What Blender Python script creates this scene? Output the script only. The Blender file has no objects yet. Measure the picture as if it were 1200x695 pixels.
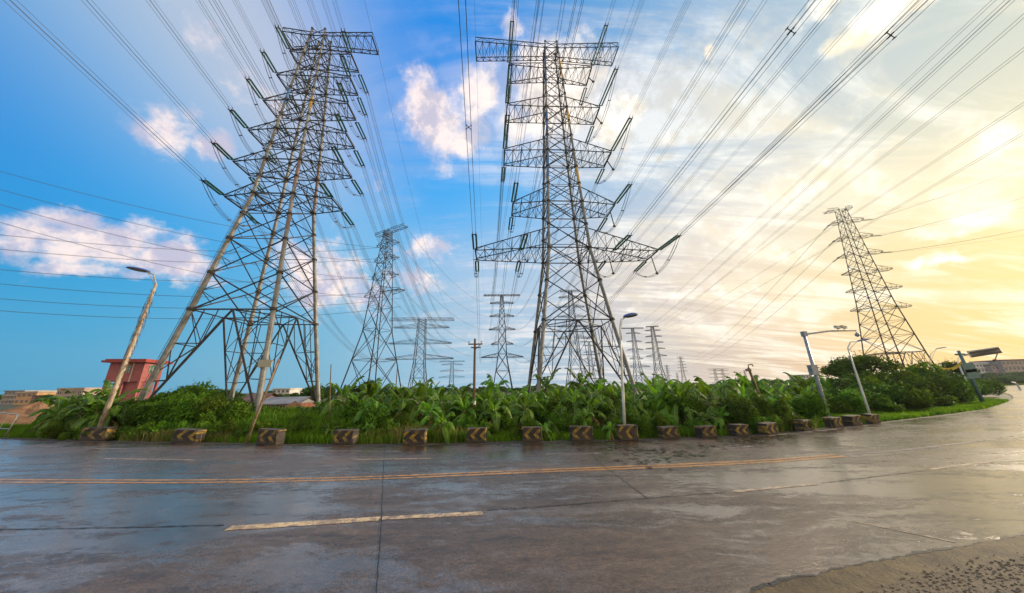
import bpy, math, random
import numpy as np
from mathutils import Vector, Matrix
R = math.radians
random.seed(7)
scene = bpy.context.scene
col = scene.collection

# ------------------------------------------------------------------ camera
IW, IH, FPX = 1200, 695, 362.0
PITCH, ROLL, EYE = R(16.5), R(1.1), 3.0
fw = Vector((0, math.cos(PITCH), math.sin(PITCH)))
up0 = Vector((1, 0, 0)).cross(fw)
rt = Vector((1, 0, 0)) * math.cos(ROLL) - up0 * math.sin(ROLL)
up = rt.cross(fw)
cd = bpy.data.cameras.new('camera'); cam = bpy.data.objects.new('camera', cd); col.objects.link(cam)
M3 = Matrix((rt, up, -fw)).transposed()
cam.matrix_world = Matrix.Translation((0, 0, EYE)) @ M3.to_4x4()
cd.sensor_width = 36; cd.lens = 36 * FPX / IW; cd.clip_start = .1; cd.clip_end = 12000
scene.camera = cam

def ray(px, py):
    return (fw * FPX + rt * (px - IW / 2) - up * (py - IH / 2)).normalized()
def gnd(px, py, z=0.0):
    d = ray(px, py); t = (z - EYE) / d.z
    return Vector((d.x * t, d.y * t, z))
def at(px, py, Y):                       # point seen at a pixel, at depth Y
    d = ray(px, py); t = Y / d.y
    return Vector((d.x * t, Y, EYE + d.z * t))
def zat(px_y, x, y, lo=-5, hi=140):      # height at ground spot (x,y) seen at picture row px_y
    for _ in range(40):
        m = (lo + hi) / 2; v = Vector((x, y, m - EYE)); r = IH / 2 - FPX * v.dot(up) / v.dot(fw)
        if r > px_y: lo = m
        else: hi = m
    return (lo + hi) / 2

# ------------------------------------------------------------------ sun, sky, exposure
SUN_AZ, SUN_EL = 70.0, 14.0
sd = Vector((math.sin(R(SUN_AZ)) * math.cos(R(SUN_EL)), math.cos(R(SUN_AZ)) * math.cos(R(SUN_EL)), math.sin(R(SUN_EL))))
sl = bpy.data.lights.new('sun', 'SUN'); so = bpy.data.objects.new('sun', sl); col.objects.link(so)
sl.energy = 5.0; sl.angle = R(4); sl.color = (1, .83, .6)
so.rotation_euler = sd.to_track_quat('Z', 'Y').to_euler()
scene.view_settings.view_transform = 'Standard'; scene.view_settings.look = 'None'
scene.view_settings.exposure = 0.3; scene.view_settings.gamma = 1.0
scene.render.engine = 'CYCLES'

def s2l(c):
    return tuple(((v / 255) / 12.92 if v / 255 < .04045 else ((v / 255 + .055) / 1.055) ** 2.4) for v in c)
world = bpy.data.worlds.new('World'); scene.world = world; world.use_nodes = True
wt = world.node_tree; wn = wt.nodes; wl = wt.links
for n in list(wn): wn.remove(n)
class G:
    """small helper for node graphs"""
    def __init__(s, tree): s.t = tree
    def n(s, typ, **k):
        x = s.t.nodes.new(typ)
        for a, b in k.items(): setattr(x, a, b)
        return x
    def put(s, sock, v):
        if isinstance(v, bpy.types.NodeSocket): s.t.links.new(v, sock)
        elif v is not None:
            try: sock.default_value = v
            except Exception: sock.default_value = tuple(v) + (1,)
    def m(s, op, a, b=None, c=None, clamp=False):
        x = s.n('ShaderNodeMath', operation=op, use_clamp=clamp)
        s.put(x.inputs[0], a); s.put(x.inputs[1], b); s.put(x.inputs[2], c); return x.outputs[0]
    def v(s, op, a, b=None, sc=None):
        x = s.n('ShaderNodeVectorMath', operation=op)
        s.put(x.inputs[0], a); s.put(x.inputs[1], b)
        if sc is not None: s.put(x.inputs['Scale'], sc)
        return x.outputs['Value'] if op in ('DOT_PRODUCT', 'LENGTH') else x.outputs['Vector']
    def noise(s, vec, scale, detail=4, rough=.55, dist=0.0, colr=False):
        x = s.n('ShaderNodeTexNoise'); s.put(x.inputs['Vector'], vec)
        x.inputs['Scale'].default_value = scale; x.inputs['Detail'].default_value = detail
        x.inputs['Roughness'].default_value = rough; x.inputs['Distortion'].default_value = dist
        return x.outputs['Color' if colr else 'Fac']
    def ramp(s, f, a, b, c=0.0, d=1.0, smooth=True):
        x = s.n('ShaderNodeMapRange', interpolation_type='SMOOTHSTEP' if smooth else 'LINEAR')
        s.put(x.inputs[0], f); s.put(x.inputs[1], a); s.put(x.inputs[2], b); s.put(x.inputs[3], c); s.put(x.inputs[4], d)
        return x.outputs[0]
    def mix(s, f, a, b, mode='MIX'):
        x = s.n('ShaderNodeMix', data_type='RGBA', blend_type=mode)
        s.put(x.inputs['Factor'], f)
        for k, v in ((6, a), (7, b)):
            s.put(x.inputs[k], v if isinstance(v, bpy.types.NodeSocket) else tuple(v[:3]) + (1,))
        return x.outputs[2]
g = G(wt)
tc = g.n('ShaderNodeTexCoord')
D = g.v('NORMALIZE', tc.outputs['Generated'])
# soft colour field of the evening sky: anchors are world directions
ANCH = [((0, 60), (0, 110, 196)), ((0, 190), (0, 136, 214)), ((60, 300), (78, 165, 212)), ((0, 380), (96, 176, 214)), ((30, 450), (116, 174, 198)),
        ((160, 100), (60, 165, 225)), ((195, 5), (206, 212, 218)), ((245, 50), (232, 226, 222)), ((290, 95), (248, 230, 218)), ((320, 130), (244, 226, 216)), ((350, 40), (90, 160, 224)), ((150, 60), (120, 178, 210)), ((200, 130), (110, 176, 222)), ((330, 190), (90, 172, 232)), ((440, 60), (22, 132, 214)), ((470, 180), (72, 160, 230)), ((220, 240), (60, 172, 232)),
        ((260, 380), (130, 184, 212)), ((300, 450), (134, 180, 202)), ((420, 300), (150, 195, 226)), ((480, 430), (156, 192, 214)), ((560, 30), (52, 142, 218)), ((560, 220), (110, 178, 232)),
        ((590, 330), (186, 206, 226)), ((590, 440), (168, 196, 216)), ((700, 30), (100, 165, 222)), ((740, 200), (168, 200, 230)), ((800, 60), (136, 182, 226)), ((760, 340), (226, 216, 208)), ((720, 440), (176, 190, 206)),
        ((880, 30), (166, 196, 220)), ((900, 150), (206, 216, 224)), ((900, 280), (250, 236, 218)), ((880, 400), (236, 204, 170)), ((900, 442), (186, 184, 190)), ((1000, 70), (172, 198, 212)),
        ((960, 215), (256, 250, 238)), ((1090, 240), (258, 252, 236)), ((1000, 300), (255, 242, 218)), ((1070, 350), (255, 230, 176)), ((1060, 120), (200, 214, 216)), ((1040, 420), (246, 198, 150)), ((1190, 60), (208, 218, 206)), ((1190, 150), (232, 230, 204)), ((1190, 230), (258, 250, 205)), ((1190, 280), (258, 242, 118)), ((1190, 330), (257, 230, 78)), ((1190, 370), (257, 208, 80)), ((1120, 330), (257, 232, 130)), ((1190, 410), (256, 172, 74)), ((1130, 425), (256, 180, 96)), ((1110, 300), (256, 236, 160))]
K = 55.0
num = None; den = None
def anchor(d, c, k, sat=1.22):
    global num, den
    w = g.m('EXPONENT', g.m('MULTIPLY_ADD', g.v('DOT_PRODUCT', D, tuple(d)), k, -k))
    l = s2l(c); Y_ = .2126 * l[0] + .7152 * l[1] + .0722 * l[2]; l = tuple(max(0.0, Y_ + (x - Y_) * sat) for x in l)
    cv = g.v('SCALE', l, None, w)
    num = cv if num is None else g.v('ADD', num, cv)
    den = w if den is None else g.m('ADD', den, w)
SKY_K = .82
for (px, py), c in ANCH: anchor(ray(px, py), c, K, 1.32 if px < 650 else (1.0 if py < 400 or px < 1000 else 1.12))
for az, el, c in ((110, 12, (250, 214, 140)), (110, 45, (290, 270, 235)), (150, 15, (285, 266, 236)), (200, 15, (285, 272, 252)), (-75, 20, (10, 135, 205)), (-90, 8, (90, 145, 170)), (-120, 30, (205, 222, 240)), (-150, 12, (250, 246, 238)), (180, 50, (285, 272, 256)), (0, 88, (60, 140, 210)), (70, -15, (120, 100, 70)), (-70, -15, (60, 80, 90)), (180, -20, (70, 80, 90))):  # unseen sky outside the frame; behind the camera brightened as added front fill
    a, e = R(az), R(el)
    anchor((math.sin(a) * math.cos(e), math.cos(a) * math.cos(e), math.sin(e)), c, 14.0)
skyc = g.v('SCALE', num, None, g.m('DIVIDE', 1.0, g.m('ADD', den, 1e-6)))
nish = g.n('ShaderNodeTexSky', sky_type='NISHITA', sun_disc=False)
nish.sun_elevation = R(SUN_EL); nish.sun_rotation = R(SUN_AZ); nish.altitude = 20; nish.dust_density = 2.0
# both in Background strength 0.1 units
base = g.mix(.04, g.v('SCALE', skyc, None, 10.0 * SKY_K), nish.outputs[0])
# clouds, placed by direction, ragged by noise
wv = g.v('SUBTRACT', g.noise(D, 9, 5, .6, colr=True), (.5, .5, .5))
Dw = g.v('ADD', D, g.v('SCALE', wv, None, .10))
dz = g.m('ADD', g.v('DOT_PRODUCT', D, (0, 0, 1)), .22)
flat = g.v('SCALE', D, None, g.m('DIVIDE', 1.0, g.m('MAXIMUM', dz, .06)))
CL = [  # px, py, half w, half h, angle (deg, picture clockwise), strength
    (508, 135, 40, 56, 0, 1.15), (560, 108, 24, 44, 0, 1.1), (530, 165, 40, 20, 0, .8), (650, 112, 62, 62, 0, 1.15), (610, 140, 30, 30, 0, .9), (722, 148, 30, 44, 20, 1.0), (600, 25, 16, 30, 10, .8),
    (200, 150, 42, 34, 35, .95), (264, 172, 26, 20, 10, .9), (92, 262, 34, 24, 25, 1.0), (135, 284, 70, 30, 20, 1.25), (200, 304, 60, 26, 18, 1.25), (70, 290, 60, 26, 10, 1.0), (120, 318, 100, 16, 8, .8), (20, 285, 46, 34, 10, .9), (110, 310, 90, 16, 8, .7),
    (375, 325, 60, 56, 10, .95), (425, 350, 40, 30, 0, .8), (498, 292, 46, 16, -5, .85), (480, 330, 52, 20, 10, .8), (835, 60, 7, 15, 10, .9), (776, 160, 14, 12, 0, .7),
    (1070, 6, 130, 24, -8, 1.25), (965, 12, 40, 12, -28, 1.0), (950, 210, 130, 34, -30, .72), (1150, 165, 120, 30, -22, .78), (1120, 262, 120, 20, -14, .8), (860, 280, 100, 18, -25, .66), (1105, 305, 60, 8, -10, .9), (225, 30, 110, 24, 50, .55), (300, 110, 60, 26, 52, .62), (450, 200, 20, 60, 30, .5), (1010, 130, 60, 16, -30, .6), (800, 350, 90, 16, -12, .62), (900, 300, 80, 14, -14, .6)]
mask = None
for (px, py, hw, hh, ang, st) in CL:
    c0 = ray(px, py); ca, sa = math.cos(R(ang)), math.sin(R(ang))
    a = ray(px + hw * ca, py + hw * sa) - c0; b = ray(px - hh * sa, py + hh * ca) - c0
    a = a / a.length_squared; b = b / b.length_squared
    u = g.m('SUBTRACT', g.v('DOT_PRODUCT', Dw, tuple(a)), a.dot(c0)); v = g.m('SUBTRACT', g.v('DOT_PRODUCT', Dw, tuple(b)), b.dot(c0))
    r2 = g.m('ADD', g.m('MULTIPLY', u, u), g.m('MULTIPLY', v, v))
    f = g.m('GREATER_THAN', g.v('DOT_PRODUCT', D, tuple(c0)), 0.0)
    mk = g.m('MULTIPLY', g.m('MULTIPLY', g.m('EXPONENT', g.m('MULTIPLY', r2, -.9)), st), f)
    mask = mk if mask is None else g.m('MAXIMUM', mask, mk)
fbm = g.noise(flat, 5.5, 9, .62, .3)
fine = g.noise(D, 16, 8, .65, .2)
dens = g.m('ADD', mask, g.m('MULTIPLY', g.m('SUBTRACT', g.m('ADD', g.m('MULTIPLY', fbm, .4), g.m('MULTIPLY', fine, .6)), .5), 2.3))
alpha = g.ramp(dens, .34, .98)
glow = Vector((math.sin(R(64)), math.cos(R(64)), .17)).normalized()
sunny = g.ramp(g.v('DOT_PRODUCT', D, tuple(glow)), .1, .95)
lit = g.mix(sunny, s2l((248, 228, 220)), (1.12, 1.07, .93))
shade = g.mix(sunny, s2l((190, 184, 202)), s2l((250, 236, 204)))
thick = g.ramp(g.noise(g.v('ADD', D, (0.0, 0.0, .03)), 13, 7, .62), .40, .58)
cc = g.mix(thick, shade, lit)
base = g.mix(g.m('MULTIPLY', alpha, .9), base, g.v('SCALE', cc, None, 10.0))
# thin streaky veil, stronger near the sun
veil = g.ramp(g.noise(g.v('MULTIPLY', flat, (.45, 2.4, 1)), 1.9, 9, .66, .8), .42, .64)
base = g.mix(g.m('MULTIPLY', veil, g.ramp(g.v('DOT_PRODUCT', D, tuple(glow)), -.08, .65, .0, .55)), base, g.v('SCALE', cc, None, 10.0))
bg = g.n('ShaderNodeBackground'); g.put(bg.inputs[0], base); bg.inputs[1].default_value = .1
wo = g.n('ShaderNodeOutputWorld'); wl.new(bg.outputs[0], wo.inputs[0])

# ------------------------------------------------------------------ materials
def mat(name, base=(.5, .5, .5), rough=.7, metal=0.0, var=None, vscale=3.0, bump=0.0, bscale=30.0, spec=.5, objrand=0.0, translucent=0.0, stretch=(1, 1, 1)):
    """procedural Principled: base colour broken up by a second colour through noise"""
    m = bpy.data.materials.new(name); m.use_nodes = True
    q = G(m.node_tree); p = m.node_tree.nodes['Principled BSDF']
    t = q.n('ShaderNodeTexCoord'); mp = q.v('MULTIPLY', t.outputs['Object'], stretch)
    c = None
    if var is not None:
        f = q.ramp(q.noise(mp, vscale, 6, .65), .35, .68)
        c = q.mix(f, base, var)
    if objrand:
        oi = q.n('ShaderNodeObjectInfo'); hs = q.n('ShaderNodeHueSaturation')
        q.put(hs.inputs['Color'], c if c is not None else tuple(base) + (1,))
        q.put(hs.inputs['Value'], q.ramp(oi.outputs['Random'], 0, 1, 1 - objrand, 1 + objrand, False))
        q.put(hs.inputs['Hue'], q.ramp(oi.outputs['Random'], 0, 1, .475, .512, False)); c = hs.outputs[0]
    if c is None: p.inputs['Base Color'].default_value = tuple(base) + (1,)
    else: q.put(p.inputs['Base Color'], c)
    p.inputs['Roughness'].default_value = rough; p.inputs['Metallic'].default_value = metal
    p.inputs['Specular IOR Level'].default_value = spec
    if bump:
        b = q.n('ShaderNodeBump'); b.inputs['Strength'].default_value = bump; b.inputs['Distance'].default_value = .03
        q.put(b.inputs['Height'], q.noise(mp, bscale, 5, .65)); q.put(p.inputs['Normal'], b.outputs[0])
    if translucent:
        tr = q.n('ShaderNodeBsdfTranslucent'); q.put(tr.inputs[0], c if c is not None else tuple(base) + (1,))
        ms = q.n('ShaderNodeMixShader'); ms.inputs[0].default_value = translucent
        out = m.node_tree.nodes['Material Output']
        m.node_tree.links.new(p.outputs[0], ms.inputs[1]); m.node_tree.links.new(tr.outputs[0], ms.inputs[2]); m.node_tree.links.new(ms.outputs[0], out.inputs[0])
    return m
MT = {}
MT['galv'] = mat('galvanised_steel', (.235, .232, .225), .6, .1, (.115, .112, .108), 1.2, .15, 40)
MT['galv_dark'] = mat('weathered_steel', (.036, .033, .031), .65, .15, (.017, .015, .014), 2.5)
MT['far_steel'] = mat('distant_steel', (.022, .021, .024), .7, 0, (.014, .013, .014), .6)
MT['cond'] = mat('aluminium_conductor', (.09, .085, .09), .55, .5, (.06, .055, .06), .3)
MT['glass'] = mat('green_insulator_glass', (.012, .12, .085), .18, 0, (.02, .2, .14), 6, spec=.6)
MT['rust'] = mat('rusty_steel', (.16, .08, .04), .8, .1, (.30, .22, .16), 5, .3, 50)
MT['concrete'] = mat('old_concrete', (.34, .30, .25), .85, 0, (.16, .13, .10), 3, .5, 25)
MT['white_paint'] = mat('white_pole_paint', (.66, .66, .62), .45, 0, (.45, .43, .38), 3)
MT['lamp_grey'] = mat('lamp_grey_paint', (.33, .36, .40), .4, .2, (.2, .22, .26), 3)
MT['lamp_blue'] = mat('lamp_blue_shell', (.05, .10, .32), .35, 0, (.04, .08, .22), 5)
MT['lamp_glass'] = mat('lamp_lens', (.20, .15, .11), .25, 0, (.11, .08, .06), 10)
MT['wood'] = mat('weathered_wood', (.17, .11, .06), .85, 0, (.08, .05, .03), 6, .6, 40, stretch=(1, 1, .15))
MT['bark_pale'] = mat('pale_weathered_pole', (.50, .42, .33), .85, 0, (.20, .14, .10), 5, .6, 18, stretch=(1, 1, .4))
MT['brick'] = mat('red_brick', (.30, .10, .06), .9, 0, (.17, .07, .05), 2, .4, 30)
MT['dirt'] = mat('orange_soil', (.30, .16, .07), .95, 0, (.19, .095, .045), .8, .9, 6)
MT['pink'] = mat('pink_render', (.34, .10, .095), .8, 0, (.25, .07, .065), .8)
MT['red_roof'] = mat('red_roof_paint', (.30, .035, .02), .7, 0, (.20, .03, .02), 1)
MT['beige'] = mat('beige_render', (.42, .31, .25), .85, 0, (.30, .22, .18), .5)
MT['orange_w'] = mat('orange_render', (.55, .32, .15), .85, 0, (.42, .24, .12), .5)
MT['cream_w'] = mat('cream_render', (.55, .50, .42), .85, 0, (.42, .38, .33), .5)
MT['white_w'] = mat('white_render', (.62, .60, .58), .8, 0, (.48, .46, .45), .4)
MT['grey_roof'] = mat('grey_sheet_roof', (.30, .30, .31), .7, 0, (.19, .18, .18), .6)
MT['brown_roof'] = mat('brown_roof', (.20, .12, .09), .8, 0, (.14, .08, .06), .6)
MT['teal_roof'] = mat('turquoise_sheet_roof', (.06, .30, .34), .6, 0, (.05, .22, .27), .6)
MT['window'] = mat('window_dark_glass', (.03, .05, .06), .15, 0, (.05, .08, .09), 2)
MT['window_green'] = mat('window_green_glass', (.05, .20, .14), .2, 0, (.03, .12, .09), 2)
MT['trim'] = mat('pale_trim', (.50, .38, .34), .8, 0, (.40, .30, .27), 2)
MT['solar'] = mat('solar_glass', (.035, .04, .05), .75, 0, (.05, .055, .065), 3)
MT['sign_back'] = mat('sign_grey_green', (.10, .20, .20), .5, .2, (.07, .14, .15), 3)
MT['yellow_net'] = mat('yellow_banner_cloth', (.62, .46, .05), .8, 0, (.5, .36, .05), 6, translucent=.3)
MT['orange_sign'] = mat('orange_sign_paint', (.65, .20, .03), .6, 0, (.5, .16, .03), 8)
MT['pink_sign'] = mat('faded_pink_board', (.62, .42, .34), .7, 0, (.5, .34, .28), 8)
MT['plate'] = mat('grey_plate', (.42, .40, .30), .6, 0, (.33, .31, .24), 8)
MT['blue_mark'] = mat('blue_phase_paint', (.04, .16, .42), .6, 0, (.06, .13, .3), 4)
MT['yellow_mark'] = mat('yellow_phase_paint', (.60, .36, .03), .6, 0, (.45, .27, .04), 4)
MT['red_mark'] = mat('red_phase_paint', (.17, .09, .07), .6, 0, (.20, .17, .15), 2.5)
MT['rail'] = mat('steel_rail', (.50, .48, .45), .35, .6, (.35, .33, .30), 5)
MT['leafA'] = mat('banana_leaf', (.13, .27, .008), .42, 0, (.05, .13, .007), .9, spec=.32, objrand=.35, translucent=.45)
MT['leafY'] = mat('banana_leaf_dry', (.30, .20, .06), .7, 0, (.18, .11, .04), 3, objrand=.2, translucent=.2)
MT['rib'] = mat('banana_midrib', (.20, .28, .06), .5, 0, (.14, .20, .05), 3)
MT['pstem'] = mat('banana_stem', (.14, .13, .05), .6, 0, (.08, .06, .03), 5)
MT['leafB'] = mat('shrub_leaf', (.095, .20, .008), .6, 0, (.036, .095, .006), 1.0, spec=.15, objrand=.35, translucent=.38)
MT['leafT'] = mat('tree_leaf', (.06, .135, .008), .6, 0, (.024, .06, .006), .5, spec=.15, objrand=.3, translucent=.25)
MT['leafL'] = mat('light_tree_leaf', (.10, .19, .010), .6, 0, (.045, .10, .008), .5, spec=.15, objrand=.3, translucent=.3)
MT['bark'] = mat('tree_bark', (.12, .085, .055), .9, 0, (.06, .045, .03), 4, .5, 20)
MT['grass'] = mat('green_grass', (.15, .28, .008), .6, 0, (.07, .16, .006), .25, spec=.2, translucent=.42)
MT['grass_dry'] = mat('dry_grass', (.22, .20, .05), .7, 0, (.16, .13, .04), .5, translucent=.3)

def tag(o, label=None, cat=None, group=None, kind=None):
    if label: o['label'] = label
    if cat: o['category'] = cat
    if group: o['group'] = group
    if kind: o['kind'] = kind
    return o
def empty(name, loc=(0, 0, 0), rz=0.0):
    o = bpy.data.objects.new(name, None); col.objects.link(o); o.location = loc; o.rotation_euler.z = rz
    o.empty_display_size = .3; return o
class MB:
    """collects shapes into one mesh"""
    def __init__(s): s.v = []; s.f = []; s.mi = []; s.cur = 0
    def quad(s, pts):
        b = len(s.v); s.v += [tuple(p) for p in pts]; s.f.append(tuple(range(b, b + len(pts)))); s.mi.append(s.cur)
    def box(s, lo, hi, mtx=None):
        b = len(s.v)
        for z in (lo[2], hi[2]):
            for x, y in ((lo[0], lo[1]), (hi[0], lo[1]), (hi[0], hi[1]), (lo[0], hi[1])):
                p = Vector((x, y, z)); s.v.append(tuple(mtx @ p if mtx else p))
        for f in ((3, 2, 1, 0), (4, 5, 6, 7), (0, 1, 5, 4), (1, 2, 6, 5), (2, 3, 7, 6), (3, 0, 4, 7)):
            s.f.append(tuple(b + i for i in f)); s.mi.append(s.cur)
    def tube(s, p0, p1, r0, r1=None, n=6, cap=True):
        s.path([p0, p1], [r0, r0 if r1 is None else r1], n, cap)
    def path(s, pts, rad, n=6, cap=True):
        pts = [Vector(p) for p in pts]; b = len(s.v); L = len(pts)
        if not isinstance(rad, (list, tuple)): rad = [rad] * L
        ref = None
        for i, p in enumerate(pts):
            t = (pts[min(i + 1, L - 1)] - pts[max(i - 1, 0)]); t = t.normalized() if t.length > 1e-9 else Vector((0, 0, 1))
            if ref is None: ref = Vector((0, 0, 1)) if abs(t.z) < .9 else Vector((1, 0, 0))
            x = t.cross(ref); x = x.normalized() if x.length > 1e-6 else t.orthogonal().normalized(); y = x.cross(t); ref = y
            for k in range(n):
                a = 2 * math.pi * (k + .5) / n; q = p + (x * math.cos(a) + y * math.sin(a)) * rad[i]; s.v.append((q.x, q.y, q.z))
        for i in range(L - 1):
            for k in range(n):
                k2 = (k + 1) % n; s.f.append((b + i * n + k, b + i * n + k2, b + (i + 1) * n + k2, b + (i + 1) * n + k)); s.mi.append(s.cur)
        if cap:
            s.f.append(tuple(b + k for k in range(n))[::-1]); s.f.append(tuple(b + (L - 1) * n + k for k in range(n))); s.mi += [s.cur] * 2
    def build(s, name, mats, parent=None, smooth=False, loc=None):
        me = bpy.data.meshes.new(name); me.from_pydata(s.v, [], s.f)
        for m in (mats if isinstance(mats, (list, tuple)) else [mats]): me.materials.append(m)
        if any(s.mi): me.polygons.foreach_set('material_index', s.mi)
        if smooth: me.polygons.foreach_set('use_smooth', [True] * len(s.f))
        me.update()
        o = bpy.data.objects.new(name, me); col.objects.link(o)
        if parent: o.parent = parent
        if loc: o.location = loc
        return o
def copy_tree(o, parent=None):
    c = o.copy(); col.objects.link(c); c.parent = parent
    for ch in list(o.children): copy_tree(ch, c)
    return c
def spline(pts, step=1.0):
    P = [Vector(p) for p in pts]; P = [P[0] * 2 - P[1]] + P + [P[-1] * 2 - P[-2]]; out = []
    for i in range(1, len(P) - 2):
        n = max(2, int((P[i + 1] - P[i]).length / step))
        for k in range(n):
            t = k / n; a, b, c, d = P[i - 1], P[i], P[i + 1], P[i + 2]
            out.append(.5 * ((2 * b) + (c - a) * t + (2 * a - 5 * b + 4 * c - d) * t * t + (3 * b - a - 3 * c + d) * t ** 3))
    out.append(P[-2]); return out

# ------------------------------------------------------------------ ground, road
EDGE_PX = [(0, 514), (100, 517), (200, 519), (300, 521), (400, 522), (500, 521), (600, 519), (700, 517), (800, 514), (880, 511), (950, 505), (1010, 498), (1060, 492), (1110, 486), (1150, 480), (1178, 472), (1187, 466), (1178, 461), (1150, 457.5), (1100, 456)]
edge = [gnd(*p) for p in EDGE_PX]
_d = (edge[0] - edge[1]).normalized(); edge = [edge[0] + _d * k for k in (160, 130, 100, 75, 55, 38, 25, 15, 7)] + edge
edge_s = spline(edge, .8)
m = MB()
far_r = gnd(1110, 453.2); far_r2 = gnd(1199, 451.2); 
poly = [Vector((p.x, p.y, 0)) for p in edge_s] + [far_r, far_r2, far_r2 + (far_r2 - far_r).normalized() * 160, Vector((330, -80, 0)), Vector((-260, -80, 0))]
m.quad([(p.x, p.y, .02) for p in poly])
road = m.build('road', None)
me = road.data
import bmesh
bm = bmesh.new(); bm.from_mesh(me); bmesh.ops.triangulate(bm, faces=bm.faces[:]); bm.to_mesh(me); bm.free()
def road_mat():
    m = bpy.data.materials.new('wet_concrete_road'); m.use_nodes = True; q = G(m.node_tree); p = m.node_tree.nodes['Principled BSDF']
    t = q.n('ShaderNodeTexCoord').outputs['Object']
    tw = q.v('ADD', t, q.v('SCALE', q.noise(t, .5, 4, .6, colr=True), None, 1.2))
    big = q.noise(q.v('MULTIPLY', tw, (.35, .8, 1)), .35, 7, .62, .6)
    streak = q.noise(q.v('MULTIPLY', tw, (.16, 1.15, 1)), 1.5, 9, .72, .3)
    mott = q.noise(q.v('MULTIPLY', t, (.7, 1.2, 1)), 2.6, 9, .75, .3)
    finen = q.noise(t, 14, 9, .85)
    wet = q.ramp(q.m('ADD', q.m('MULTIPLY', big, .45), q.m('ADD', q.m('MULTIPLY', streak, .35), q.m('MULTIPLY', mott, .2))), .44, .56)
    c1 = q.mix(q.ramp(streak, .32, .66), (.080, .044, .024), (.200, .122, .062))
    agg = q.n('ShaderNodeTexVoronoi'); agg.inputs['Scale'].default_value = 32; q.put(agg.inputs['Vector'], t)
    c1 = q.mix(1.0, c1, q.mix(q.ramp(agg.outputs['Distance'], .1, .6), (1.5, 1.42, 1.3), (.62, .62, .62)), 'MULTIPLY')
    c1 = q.mix(1.0, c1, q.mix(q.ramp(finen, .32, .68), (.5, .5, .5), (1.5, 1.5, 1.5)), 'MULTIPLY')
    c1 = q.mix(1.0, c1, q.mix(q.ramp(mott, .3, .7), (.6, .6, .62), (1.25, 1.25, 1.25)), 'MULTIPLY')
    # cast slabs: each bay of concrete a slightly different tone
    sv = q.m('GREATER_THAN', q.v('DOT_PRODUCT', t, (.93, .367, 0)), round(gnd(447, 608).dot(Vector((.93, .367, 0))), 3))
    c1 = q.mix(1.0, c1, q.mix(sv, (1.12, 1.10, 1.06), (.90, .90, .94)), 'MULTIPLY')
    col_ = q.mix(wet, c1, q.mix(1.0, c1, (.55, .53, .55), 'MULTIPLY'))
    stain = q.ramp(q.noise(q.v('MULTIPLY', t, (.35, 1.7, 1)), 1.2, 9, .75, 1.0), .58, .66)
    col_ = q.mix(q.m('MULTIPLY', stain, .6), col_, (.022, .018, .017))
    oil = q.ramp(q.noise(t, .9, 6, .7, .4), .66, .70); col_ = q.mix(q.m('MULTIPLY', oil, .7), col_, (.016, .013, .013))
    q.put(p.inputs['Base Color'], col_)
    rg = q.m('SUBTRACT', q.ramp(streak, .3, .72, .26, .46), q.m('MULTIPLY', wet, .17))
    rg = q.m('ADD', rg, q.m('MULTIPLY', q.m('SUBTRACT', finen, .5), .25)); q.put(p.inputs['Roughness'], rg)
    p.inputs['Specular IOR Level'].default_value = .9
    q.put(p.inputs['Coat Weight'], q.ramp(wet, 0, 1, .15, .75)); q.put(p.inputs['Coat Roughness'], q.ramp(wet, 0, 1, .36, .2)); p.inputs['Coat IOR'].default_value = 1.45
    b = q.n('ShaderNodeBump'); b.inputs['Distance'].default_value = .014; q.put(b.inputs['Strength'], q.ramp(wet, 0, 1, .8, .22))
    gro = q.n('ShaderNodeTexWave', bands_direction='Y'); gro.inputs['Scale'].default_value = 9; gro.inputs['Distortion'].default_value = 1.2; q.put(gro.inputs['Vector'], t)
    q.put(b.inputs['Height'], q.m('ADD', q.m('ADD', q.noise(t, 60, 5, .8), q.m('MULTIPLY', gro.outputs['Fac'], .25)), q.m('MULTIPLY', q.noise(q.v('MULTIPLY', t, (1, 2.5, 1)), 3, 5, .65), 2.5))); q.put(p.inputs['Normal'], b.outputs[0])
    return m
me.materials.clear(); me.materials.append(road_mat()); tag(road, kind='structure')

m = MB(); N = 60
def gz(x, y):
    """ground height beyond the road"""
    return -.06
S = 6000
m.quad([(-S, -S, -.06), (S, -S, -.06), (S, S, -.06), (-S, S, -.06)])
ground = m.build('ground', mat('green_soil', (.05, .07, .02), .95, 0, (.09, .07, .035), .35, .8, 4)); tag(ground, kind='structure')

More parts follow.
